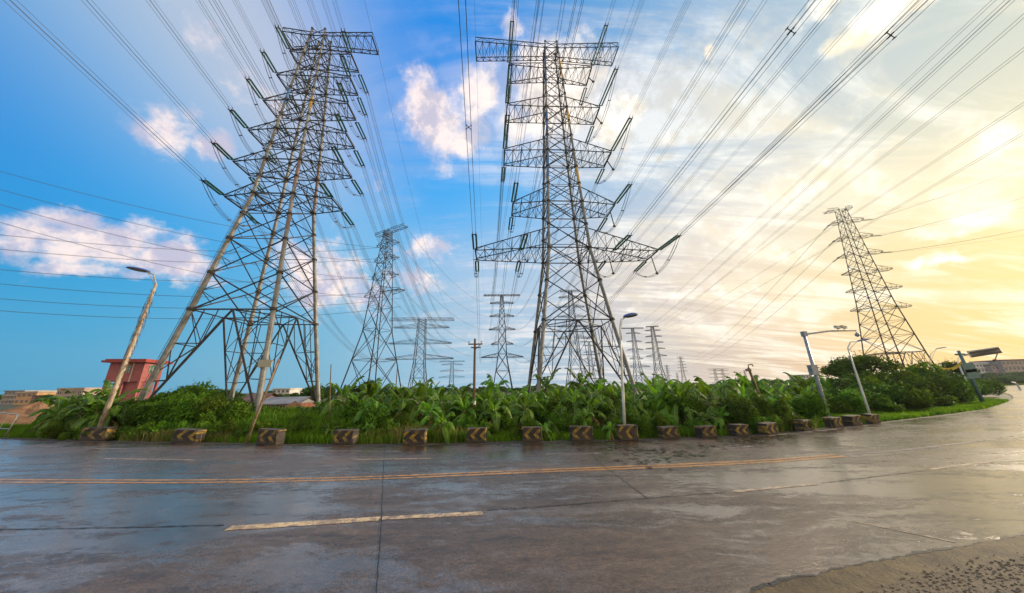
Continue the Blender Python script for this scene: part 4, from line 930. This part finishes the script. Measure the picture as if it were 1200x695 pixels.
# far viaduct
a = at(720, 452, 520); b = at(812, 449, 520); root = empty('viaduct', (a.x, a.y, 0)); tag(root, 'long pale grey viaduct on the horizon beneath the distant towers', 'bridge')
L_ = b.x - a.x; zt = a.z; m = MB(); m.box((0, 0, zt - 2), (L_, 8, zt)); m.build('deck', MT['white_w'], root)
for k in range(7): m = MB(); m.box((L_ * (k + .3) / 7, 2, 0), (L_ * (k + .3) / 7 + 2, 6, zt - 2.01)); m.build('pier', MT['white_w'], root)
# soil heap
def heap(label, cx, cy, rx, ry, h, seed):
    m = MB(); rr = random.Random(seed); NR, NA = 14, 36
    for i in range(NR + 1):
        f = i / NR
        for j in range(NA):
            a = 2 * math.pi * j / NA; w = 1 + .12 * math.sin(3 * a + seed) + .07 * math.sin(7 * a) + rr.gauss(0, .012)
            m.v.append((f * rx * w * math.cos(a), f * ry * w * math.sin(a), h * (1 - f) ** 1.05 + rr.gauss(0, .04) * h * .3 - (.1 if i == NR else 0)))
    for i in range(NR):
        for j in range(NA): j2 = (j + 1) % NA; m.f.append((i * NA + j, (i + 1) * NA + j, (i + 1) * NA + j2, i * NA + j2)); m.mi.append(0)
    o = m.build('soil_heap', MT['dirt'], None, smooth=False, loc=(cx, cy, 0)); return tag(o, label, 'soil heap', 'heaps of orange soil')
p = gnd(25, 497); heap('tall pointed heap of orange soil at the left edge behind the railing', p.x - 3, p.y + 3, 6.0, 5, 2.55, 2)
p = gnd(-20, 500); heap('lower orange soil heap at the very left edge behind the railing', p.x, p.y + 1, 5.5, 4, 1.6, 5)
p = at(345, 474, 42); heap('small bare mound of orange soil in the grass beneath the left tower', p.x, p.y, 3.2, 2, 1.9, 9)

# ------------------------------------------------------------------ vegetation
def leaf_blade(m, p, az, L, W, rise, droop, rr, tear=.35, rib=True, curl=0.0):
    """arching banana leaf: two half blades of torn segments along a midrib"""
    K_ = 11; pts = []; d = Vector((math.cos(az), math.sin(az), 0)); side = Vector((-d.y, d.x, 0))
    for k in range(K_ + 1):
        t = k / K_; h = rise * L * t - droop * L * t * t; f = t * (1 - .22 * t * droop); pts.append(p + d * (L * f * math.cos(math.atan(rise * .5))) + Vector((0, 0, h)) + side * curl * t * t * L)
    def wd(t): return W * (math.sin(math.pi * min(1, .06 + t * .94)) ** .55) * (1 - .25 * t)
    for s_ in (-1, 1):
        for k in range(1, K_):
            t0, t1 = k / K_, (k + 1) / K_; a, b = pts[k], pts[k + 1]; w0, w1 = wd(t0), wd(t1)
            dr = rr.uniform(.15, .75) * (1.7 if rr.random() < tear else 1); g0 = rr.uniform(0, .25) if rr.random() < tear else 0
            a2 = a.lerp(b, g0)
            tipo = (b - a) * rr.uniform(.1, .5)
            m.quad([a2, b, b + side * s_ * w1 + tipo + Vector((0, 0, -w1 * dr)), a2 + side * s_ * w0 + tipo * (.4 + g0) + Vector((0, 0, -w0 * dr * .9))])
    return pts
def banana(seed, h=1.7, n=9, L=2.3):
    rr = random.Random(seed); root = empty('banana_plant'); st = MB(); lean = Vector((rr.uniform(-.15, .15), rr.uniform(-.15, .15), 0))
    st.path([Vector((0, 0, -.1)), Vector((0, 0, h * .5)) + lean * .4, Vector((0, 0, h)) + lean], [.17, .13, .08], 8); st.build('stem', MT['pstem'], root, smooth=True)
    lv = MB(); rb = MB(); dl = MB()
    for k in range(n):
        az = k * 2.4 + rr.uniform(-.3, .3); f = k / (n - 1); LL = L * rr.uniform(.8, 1.15); p = Vector((0, 0, h * (.8 + .22 * f))) + lean
        rise = .45 + 1.0 * f ** 1.5 + rr.uniform(-.2, .3); droop = 1.35 - .35 * f + rr.uniform(-.2, .35)
        pts = leaf_blade(lv, p, az, LL, rr.uniform(.24, .42), rise, droop, rr, rr.uniform(.3, .8), curl=rr.uniform(-.2, .2))
        rb.path([q + Vector((0, 0, -.012)) for q in pts], [.035 * (1 - .8 * i / len(pts)) for i in range(len(pts))], 4, False)
    for k in range(1 + seed % 2): leaf_blade(lv, Vector((0, 0, h)) + lean, rr.random() * 6.3, L * rr.uniform(.5, .7), .17, 1.15, .35, rr, .1)
    for k in range(4): leaf_blade(dl, Vector((0, 0, h * rr.uniform(.55, .85))), rr.random() * 6.3, L * rr.uniform(.45, .7), rr.uniform(.12, .22), -.2, rr.uniform(.8, 1.5), rr, .8)
    lf = lv.build('leaves', MT['leafA'], root); rb.build('midribs', MT['rib'], lf); dl.build('dry_leaves', MT['leafY'], root); return root
def clump_mesh(name, seed, rx, rz, n, size, mats, lobes=9, par=None, hang=0.0, base=.0):
    """foliage: leaf quads on the shells of several overlapping lobes, loose at the outside"""
    rr = random.Random(seed); nr = np.random.default_rng(seed); m = MB(); L = []
    for k in range(lobes):
        a = rr.random() * 6.3; d = rr.random() ** .6 * .72; L.append((math.cos(a) * d * rx, math.sin(a) * d * rx, base + rz * (.35 + .55 * rr.random() * (1 - .5 * d)), rr.uniform(.28, .5)))
    for i in range(n):
        lx, ly, lz, lr = L[rr.randrange(lobes)]; v = nr.normal(size=3); v /= np.linalg.norm(v); f = lr * (.55 + .5 * rr.random() ** .5)
        if rr.random() < .08: f *= 1.25
        p = Vector((lx + v[0] * f * rx, ly + v[1] * f * rx, lz + v[2] * f * rz * .85))
        if p.z < base: p.z = base + rr.random() * .3
        s_ = size * rr.uniform(.6, 1.4); t = Vector((v[0], v[1], v[2] - hang)) + Vector(nr.normal(size=3)) * .6; t.normalize(); q = t.orthogonal().normalized(); q = Matrix.Rotation(rr.random() * 6.3, 3, t) @ q; r_ = t.cross(q)
        m.cur = 1 if (len(mats) > 1 and rr.random() < .25) else 0
        m.quad([p - q * s_, p - r_ * s_ * .45, p + q * s_ - t * s_ * .25, p + r_ * s_ * .45])
    for k in range(max(10, n // 90)):      # loose twigs sticking out of the outline
        lx, ly, lz, lr = L[rr.randrange(lobes)]; v = Vector(nr.normal(size=3)); v.z = abs(v.z) + .25; v.normalize(); st_ = Vector((lx, ly, lz)) + Vector((v.x * rx, v.y * rx, v.z * rz * .85)) * lr * .85; ln = rr.uniform(.18, .42) * rx
        for j in range(9):
            t = Vector(nr.normal(size=3)).normalized(); q = t.orthogonal().normalized(); r_ = t.cross(q); p = st_ + v * ln * j / 9 + Vector(nr.normal(size=3)) * size * .35; s_ = size * rr.uniform(.5, 1.0) * (1 - .05 * j); m.cur = 1 if len(mats) > 1 and rr.random() < .4 else 0
            m.quad([p - q * s_, p - r_ * s_ * .4, p + q * s_, p + r_ * s_ * .4])
    return m.build(name, mats, par)
def shrub(seed, rx=1.2, h=1.6, n=1500, size=.13, mats=None):
    root = empty('shrub'); st = MB(); rr = random.Random(seed)
    for k in range(5): a = rr.random() * 6.3; st.path([Vector((0, 0, -.1)), Vector((math.cos(a) * .2 * rx, math.sin(a) * .2 * rx, h * .35)), Vector((math.cos(a) * .5 * rx, math.sin(a) * .5 * rx, h * .7))], [.035, .025, .01], 5)
    st.build('stem', MT['bark'], root); clump_mesh('foliage', seed, rx, h, n, size, mats or [MT['leafB'], MT['leafL']], par=root, hang=.3); return root
def tree(seed, h=6.0, rx=2.2, n=2600, size=.22, mats=None, trunk=.4, name='tree', flat=.6):
    root = empty(name); rr = random.Random(seed); tk = MB()
    tk.path([Vector((0, 0, -.2)), Vector((rr.uniform(-.1, .1), 0, h * trunk * .6)), Vector((rr.uniform(-.2, .2), rr.uniform(-.2, .2), h * trunk)), Vector((0, 0, h * .8))], [.05 * h * .45, .04 * h * .45, .03 * h * .45, .02], 7)
    for k in range(7):
        a = k * 2.4; z = h * (trunk + .05 * k); d = rx * .65; tk.path([Vector((0, 0, z * .85)), Vector((math.cos(a) * d * .5, math.sin(a) * d * .5, z)), Vector((math.cos(a) * d, math.sin(a) * d, z + h * .12))], [.022 * h * .4, .015 * h * .4, .01], 5)
    tk.build('trunk', MT['bark'], root); clump_mesh('crown', seed, rx, h * flat, n, size, mats or [MT['leafT'], MT['leafL']], 12, root, base=h * (1 - flat) * .8); return root

def between(px, lst):
    for a, b, s_ in lst:
        if a <= px < b: return s_
    return lst[-1][2]
used = set()
def place(proto, p, rz, sc, label, cat, group):
    if id(proto) in used: o = copy_tree(proto)
    else: o = proto; used.add(id(proto))
    o.location = p; o.rotation_euler = (random.uniform(-.05, .05), random.uniform(-.05, .05), rz); o.scale = (sc[0], sc[0], sc[1])
    return tag(o, label, cat, group)
def pxof(p):
    v = Vector(p) - Vector((0, 0, EYE)); d = v.dot(fw); return IW / 2 + FPX * v.dot(rt) / d
def edge_y(x):   # distance of the road's far edge at world x
    for a, b in zip(edge_s, edge_s[1:]):
        if min(a.x, b.x) <= x <= max(a.x, b.x) and abs(b.x - a.x) > 1e-6 and a.x < 70: return a.y + (b.y - a.y) * (x - a.x) / (b.x - a.x)
    return 30.0
BZ = [(0, 200, 'left of the big left tower'), (200, 410, 'under the big left tower'), (410, 480, 'in front of the slim tower and the broad tower'), (480, 552, 'left of the wooden utility pole'), (552, 620, 'between the wooden utility pole and the centre tower'), (620, 700, 'under the left legs of the centre tower'), (700, 760, 'around the white street lamp'), (760, 830, 'first stretch right of the white street lamp'), (830, 900, 'around the leaning rusty pole'), (900, 1300, 'just left of the camera pole')]
bp = [banana(11, 1.75, 10, 2.4), banana(12, 1.4, 9, 2.1), banana(13, 2.0, 11, 2.5), banana(14, 1.2, 8, 1.9), banana(15, 1.7, 9, 2.6)]
legs_xy = [(T.c + T.leg(i, 0)).xy for T in (TA, TB) for i in range(4)]
rr = random.Random(21); cnt = 0
rows = [('front row', 2.0, .9, 2.2, .78), ('second row', 4.4, 1.2, 2.1, .93), ('third row', 7.2, 1.3, 2.2, 1.05), ('fourth row', 10.5, 1.5, 2.5, 1.14), ('deep inside', 15, 2.0, 2.9, 1.22), ('near the back', 21, 2.6, 3.5, 1.3), ('far end', 29, 3.5, 4.2, 1.38)]
for ri, (rn, dist, jit, sp, sc) in enumerate(rows):
    x = -16.0 - dist * .6
    while x < 34 + dist:
        x += sp * rr.uniform(.7, 1.3); y = edge_y(x) + dist + rr.uniform(-jit, jit); px = pxof((x, y, 1))
        if px < 400 + (20 if ri < 1 else 0) or px > 985: continue
        if ri == 0 and (px < 560 and rr.random() < .55): continue
        if ri == 0 and px > 860 and rr.random() < .5: continue
        if ri <= 1 and px < 470 and rr.random() < .4: continue
        if any((Vector((x, y)) - q).length < 1.1 for q in legs_xy): continue
        k = rr.randrange(5); s_ = sc * rr.uniform(.82, 1.12)
        if ri == 0: s_ *= rr.uniform(.6, .95)
        place(bp[k], (x, y, -.06), rr.random() * 6.3, (s_, s_ * rr.uniform(.9, 1.05)), 'banana plant, %s, %s' % (rn, between(px, BZ)), 'banana plant', 'banana plants beyond the kerb'); cnt += 1
# banana plants at the left, behind the vine-wrapped lamp
for px, dist, s_ in ((52, 5, .95), (66, 7, 1.0), (80, 5.5, .95), (92, 7.5, 1.1), (100, 5, .9), (112, 7, 1.15), (60, 9, 1.1), (76, 10, 1.15), (122, 6, 1.0), (134, 8, 1.1), (88, 12, 1.25)):
    p = gnd(px, 516); d = Vector((p.x, p.y, 0)).normalized(); q = p + d * dist
    place(bp[rr.randrange(5)], (q.x, q.y, -.06), rr.random() * 6.3, (s_, s_), 'dark banana plant between soil heap and vine-wrapped lamp, %s' % ('roadside' if dist < 6.5 else 'second row'), 'banana plant', 'banana plants by the soil heap')
for px, dist, s_ in ((318, 12, .7), (352, 14, .75), (372, 16, .8), (392, 11, .8), (414, 9, .95), (425, 12, 1.1)):
    p = gnd(px, 521); d = Vector((p.x, p.y, 0)).normalized(); q = p + d * dist
    place(bp[rr.randrange(5)], (q.x, q.y, -.06), rr.random() * 6.3, (s_, s_), 'single banana plant in tall grass %s' % ('right under the left tower' if px < 380 else 'right of the thin bare pole'), 'banana plant', 'banana plants in the tall grass')
p = gnd(383, 517); o = place(bp[3], (p.x, p.y + .4, 0), 1.0, (.42, .5), 'small young banana plant with a yellow leaf beside the thin bare pole', 'banana plant', None)
for px in (425, 455, 720, 640): p = gnd(px, 517); place(bp[1], (p.x, p.y + .7, 0), px, (.42, .42), 'knee-high young banana plant at the road edge, %s' % {425: 'left of the fifth block', 455: 'close left of the fifth block', 720: 'left of the white lamp block', 640: 'right of the block under the centre tower'}[px], 'banana plant', 'young banana plants at the road edge')
# shrubs
sp_ = [shrub(31, 1.3, 1.7, 1700, .12), shrub(32, 1.1, 1.3, 1400, .11), shrub(33, 1.7, 2.6, 2600, .14), shrub(34, 1.5, 2.2, 2300, .11, [MT['leafT'], MT['leafB']])]
BS = [(0, 130, 'behind the vine-wrapped lamp'), (130, 215, 'at the feet of the left tower'), (215, 300, 'in front of the brick ruin'), (300, 400, 'between leaning rusty pole and thin bare pole'), (400, 560, 'left of the wooden utility pole'), (560, 740, 'below the centre tower'), (740, 950, 'between the white lamp and the camera pole'), (950, 1030, 'between the camera pole and the slanting lamp'), (1030, 1100, 'right of the slanting lamp'), (1100, 1300, 'around the solar panel post')]
def ps(px, py, back, k, s_, sz=None, kindl='leafy green shrub'):
    p = gnd(px, py); d = Vector((p.x, p.y, 0)).normalized(); q = p + d * back
    place(sp_[k], (q.x, q.y, -.06), rr.random() * 6.3, (s_, sz or s_), '%s, %s, %s' % (kindl, between(px, BS), 'roadside' if back < 3 else ('mid depth' if back < 9 else 'far back')), 'shrub', 'shrubs beyond the road edge')
for px in range(150, 262, 11):      # dense vine-hung thicket
    ps(px + rr.uniform(-4, 4), 518, 5.5 + rr.uniform(0, 2), 2 + rr.randrange(2), .9 + rr.uniform(-.1, .2), .82 + .3 * math.exp(-((px - 205) / 35) ** 2), 'dense vine-hung shrub')
    ps(px + rr.uniform(-4, 4), 518, 11 + rr.uniform(0, 3), 2 + rr.randrange(2), 1.2, 1.05 + .45 * math.exp(-((px - 208) / 28) ** 2), 'dense vine-hung shrub')
for px in range(60, 400, 21): ps(px + rr.uniform(-5, 5), 518, 2.0 + rr.uniform(-.6, 1.2), rr.randrange(2), .62 + rr.uniform(-.1, .15), .62)
for px in range(265, 405, 27): ps(px + rr.uniform(-5, 5), 519, 7 + rr.uniform(-1, 4), rr.randrange(2), .9, .75); 
for px in range(270, 400, 24): ps(px + rr.uniform(-5, 5), 519, 15 + rr.uniform(-2, 4), rr.randrange(2), 1.1, .8)
for px in range(410, 945, 14): ps(px + rr.uniform(-8, 8), 518 - max(0, px - 700) * .045, 1.4 + rr.uniform(-.3, 1.6), rr.randrange(2), .5 + rr.uniform(-.1, .2), .55 + rr.uniform(-.1, .2))
for px in range(420, 950, 40): ps(px + rr.uniform(-12, 12), 514 - max(0, px - 700) * .03, 4 + rr.uniform(-1, 3), 2, .8, .85)
for px in range(415, 960, 22):     # scrub growing between the banana plants
    bk = rr.choice((3.2, 5.5, 8, 11, 15, 20)); ps(px + rr.uniform(-5, 5), 519 - max(0, px - 700) * .035, bk + rr.uniform(-.6, .6), rr.choice((0, 1, 2, 3, 3)), .6 + bk * .02, .78 + bk * .03, 'wild scrub bush among banana plants')
# right-hand thicket
for px, py, back, k, s_, sz in ((990, 497, 5, 2, 1.2, 1.3), (1005, 496, 8, 3, 1.5, 1.6), (1020, 493, 5, 2, 1.3, 1.3), (1035, 492, 7, 3, 1.7, 1.9), (1050, 489, 6, 2, 1.8, 1.9), (1063, 487, 9, 3, 2.0, 2.2), (1078, 485, 8, 2, 2.1, 2.3), (1092, 482, 10, 3, 2.3, 2.4), (1106, 480, 10, 2, 2.3, 2.3), (1118, 478, 10, 3, 2.2, 2.2), (1130, 476, 11, 2, 2.2, 2.1), (1010, 496, 14, 3, 1.8, 2.2), (1030, 492, 15, 2, 2.0, 2.4), (1055, 489, 17, 3, 2.4, 2.7), (1080, 485, 20, 2, 2.8, 3.0), (1105, 480, 22, 3, 2.9, 3.0), (975, 500, 7, 2, 1.1, 1.2), (1142, 472, 12, 3, 1.8, 1.7), (1150, 470, 16, 2, 1.9, 1.7), (1070, 487, 4, 0, 1.6, 1.3), (1040, 491, 3, 1, 1.4, 1.2), (1095, 482, 4, 0, 1.9, 1.5), (1120, 478, 5, 1, 2.0, 1.5)):
    ps(px, py, back + (5 if px > 1100 else 2.5), k, s_ * .88, sz * .64, 'dense rounded shrub' if k > 1 else 'low spreading shrub')
# trees
tp = [tree(41, 6.5, 2.6, 3200, .24), tree(42, 8, 3.0, 3600, .26), tree(43, 5.5, 2.3, 2600, .22, [MT['leafL'], MT['leafT']]), tree(44, 7, 3.2, 2600, .2, [MT['leafL'], MT['leafB']], .62, flat=.38)]
def pt(px, py, Y, k, label, group=None, sx=None):
    b_ = at(px, 450, Y); z = zat(py, b_.x, b_.y); H_ = (6.5, 8, 5.5, 7)[k]; s_ = z / H_ * 1.0; w_ = sx or s_
    place(tp[k], (b_.x, b_.y, -.06), rr.random() * 6.3, (w_, s_), label, 'tree', group)
pt(1012, 412, 42, 3, 'tree with flat layered light green crown behind the slanting lamp', None, 1.25)
pt(427, 443, 44, 1, 'dark round tree at the foot of the slim tower', None, .66)
pt(369, 449, 62, 0, 'dark bushy tree behind the right legs of the big left tower, left one', None, .9)
pt(381, 451, 66, 1, 'dark bushy tree right of the big left tower legs, right one', None, .8)
pt(232, 449, 46, 0, 'round dark tree behind the left tower, above the vine thicket', None, .95)
pt(263, 453, 60, 2, 'dark tree low behind the brick ruin', None, 1.1); pt(275, 455, 60, 0, 'second dark tree low behind the brick ruin', None, .9)
pt(672, 446, 80, 1, 'narrow dark tree seen between the legs of the centre tower, left of three', None, .5)
pt(688, 447, 82, 0, 'dark tree seen between the legs of the centre tower, middle of three', None, .7); pt(698, 449, 82, 1, 'dark tree seen between the legs of the centre tower, right of three', None, .7)
pt(1126, 420, 60, 3, 'thin tree with flat layered top left of the solar panel post', None, .8)
TZ = [(0, 200, 'left of the big left tower'), (200, 420, 'behind the big left tower'), (420, 560, 'behind the slim and broad towers'), (560, 740, 'behind the centre tower'), (740, 900, 'under the distant tower group'), (900, 1010, 'behind the camera pole'), (1010, 1140, 'behind the right tower'), (1140, 1400, 'across the road on the right')]
for (x0, x1, st, yf, Y, jy, grp) in ((-30, 420, 9, lambda x: 460.5 - x * .008, 150, 40, 'far trees'), (400, 770, 5, lambda x: 454.5 - (x - 400) * .010, 170, 40, 'far trees'), (740, 1010, 6, lambda x: 449 - max(0, x - 800) * .035 - 2 * math.sin(x / 23), 150, 30, 'far trees'), (780, 990, 8, lambda x: 452 - max(0, x - 800) * .045, 90, 14, 'far trees'), (1130, 1330, 7, lambda x: 437 - (x - 1130) * .01, 200, 20, 'far trees'), (1130, 1330, 7, lambda x: 442 - (x - 1130) * .008, 160, 10, 'far trees')):
    x = x0
    while x < x1:
        x += st * rr.uniform(.6, 1.3); Yv = Y + rr.uniform(-jy, jy); k = rr.randrange(3); b_ = at(x, 450, Yv); z = zat(yf(x) + rr.uniform(-2, 2.5), b_.x, b_.y); 
        if z < 1.5: z = 1.5 + rr.random() * 2
        H_ = (6.5, 8, 5.5)[k]; w_ = max(z / H_, .6) * rr.uniform(1.1, 1.6) * (1.0 if Yv < 100 else 1.2)
        place(tp[k], (b_.x, b_.y, -.3), rr.random() * 6.3, (w_, z / H_), 'one of the low dark trees on the horizon %s' % between(x, TZ), 'tree', 'trees on the horizon')
# grass and weeds
def grass(name, label, area, n, hfun, mt, seed, wid=.02, lean=.35):
    nr = np.random.default_rng(seed); V = []; F = []
    pts = area(nr, n); N_ = len(pts); h = hfun(pts, nr); a = nr.uniform(0, 6.283, N_); la = nr.uniform(0, 6.283, N_); ll = h * np.abs(nr.normal(0, lean, N_))
    w = wid * (1 + h); dx, dy = np.cos(a) * w, np.sin(a) * w; ox, oy = np.cos(la) * ll, np.sin(la) * ll
    x, y = pts[:, 0], pts[:, 1]; z0 = -.05
    v = np.stack([np.stack([x - dx, y - dy, np.full(N_, z0)], 1), np.stack([x + dx, y + dy, np.full(N_, z0)], 1), np.stack([x + dx * .7 + ox * .35, y + dy * .7 + oy * .35, z0 + h * .6], 1), np.stack([x - dx * .7 + ox * .35, y - dy * .7 + oy * .35, z0 + h * .6], 1), np.stack([x + ox, y + oy, z0 + h], 1)], 1).reshape(-1, 3)
    i = np.arange(N_) * 5; me = bpy.data.meshes.new(name)
    loops = np.stack([i, i + 1, i + 2, i + 3, i + 3, i + 2, i + 4], 1).reshape(-1); ls = np.stack([np.arange(N_) * 7, np.arange(N_) * 7 + 4], 1).reshape(-1); lt = np.tile([4, 3], N_)
    me.vertices.add(len(v)); me.vertices.foreach_set('co', v.reshape(-1)); me.loops.add(len(loops)); me.loops.foreach_set('vertex_index', loops.astype(np.int32)); me.polygons.add(len(ls)); me.polygons.foreach_set('loop_start', ls.astype(np.int32)); me.polygons.foreach_set('loop_total', lt.astype(np.int32)); me.update(); me.validate()
    me.materials.append(mt); o = bpy.data.objects.new(name, me); col.objects.link(o); return tag(o, label, 'grass', kind='stuff')
EX = np.array([(p.x, p.y) for p in edge_s]); keep = (EX[:, 0] > -75); EX = EX[keep]
seg = np.linalg.norm(np.diff(EX, axis=0), axis=1); cum = np.concatenate([[0], np.cumsum(seg)])
def verge(x0, x1, d0, d1, power=1.0):
    def f(nr, n):
        s_ = nr.uniform(0, cum[-1], n * 3); i = np.searchsorted(cum, s_) - 1; i = np.clip(i, 0, len(EX) - 2); t = (s_ - cum[i]) / seg[i]; p = EX[i] + (EX[i + 1] - EX[i]) * t[:, None]
        d = EX[i + 1] - EX[i]; d /= np.linalg.norm(d, axis=1)[:, None]; nn = np.stack([-d[:, 1], d[:, 0]], 1); dd = d0 + (d1 - d0) * nr.random(len(p)) ** power; q = p + nn * dd[:, None]
        k = (p[:, 0] > x0) & (p[:, 0] < x1); return q[k][:n]
    return f
def hh(lo, hi, patch=.8):
    def f(p, nr):
        b_ = .5 + .25 * np.sin(p[:, 0] * patch + 1.3 * np.sin(p[:, 1] * .9)) + .25 * np.sin(p[:, 1] * 1.7 + p[:, 0] * .4)
        return lo + (hi - lo) * np.clip(b_ * .7 + nr.random(len(p)) * .5, 0, 1.2)
    return f
grass('verge_grass', 'rough green grass along the far road edge left of the utility pole', verge(-75, -2, .72, 5, .9), 52000, hh(.15, .75), MT['grass'], 1)
grass('verge_grass', 'rough green grass along the far road edge right of the utility pole', verge(-2, 30, .72, 3.5, .9), 34000, hh(.1, .55), MT['grass'], 2)
grass('tall_grass', 'tall lush green grass on the open ground beneath the big left tower', verge(-45, -8, 3.5, 20, 1.0), 60000, hh(.55, 1.55, .5), MT['grass'], 3, .03)
grass('tip_grass', 'bright mown grass on the rounded tip at the right', verge(24, 70, .1, 8, 1.1), 50000, hh(.1, .5), MT['grass'], 4, .035)
grass('dry_grass', 'straw-coloured dry grass tufts between the first two blocks', lambda nr, n: np.concatenate([np.stack([nr.normal(p.x, .9, 170), nr.normal(p.y + 1.4, .45, 170)], 1) for p in (gnd(150, 518.5), gnd(163, 518.5), gnd(176, 519), gnd(235, 520), gnd(520, 520), gnd(470, 521), gnd(450, 521), gnd(940, 506))]), 3000, hh(.4, 1.0), MT['grass_dry'], 5, .012, .5)
def farstrip():
    a, b = far_r + Vector((-6, 1, 0)), far_r2 + (far_r2 - far_r) * 2
    def f(nr, n):
        t = nr.random(n); p = np.array(a)[:2] + (np.array(b)[:2] - np.array(a)[:2]) * t[:, None]; return p + np.stack([nr.uniform(-2, 2, n), nr.uniform(0, 30, n)], 1)
    return f
grass('far_grass', 'strip of bright grass on the far side of the road at right', farstrip(), 30000, hh(.3, .9, .2), MT['grass'], 6, .12)

# ------------------------------------------------------------------ haze
hz = MB(); hz.box((-900, -160, -1.2), (900, 900, 92))
hm = bpy.data.materials.new('haze_air'); hm.use_nodes = True; t_ = hm.node_tree; t_.nodes.remove(t_.nodes['Principled BSDF'])
pv = t_.nodes.new('ShaderNodeVolumePrincipled'); pv.inputs['Color'].default_value = (.80, .88, 1, 1); pv.inputs['Density'].default_value = .00012; pv.inputs['Anisotropy'].default_value = .3
t_.links.new(pv.outputs[0], t_.nodes['Material Output'].inputs['Volume'])
HAZE = True
if HAZE: tag(hz.build('haze', hm), 'thin pale evening haze filling the air', 'haze', kind='stuff')
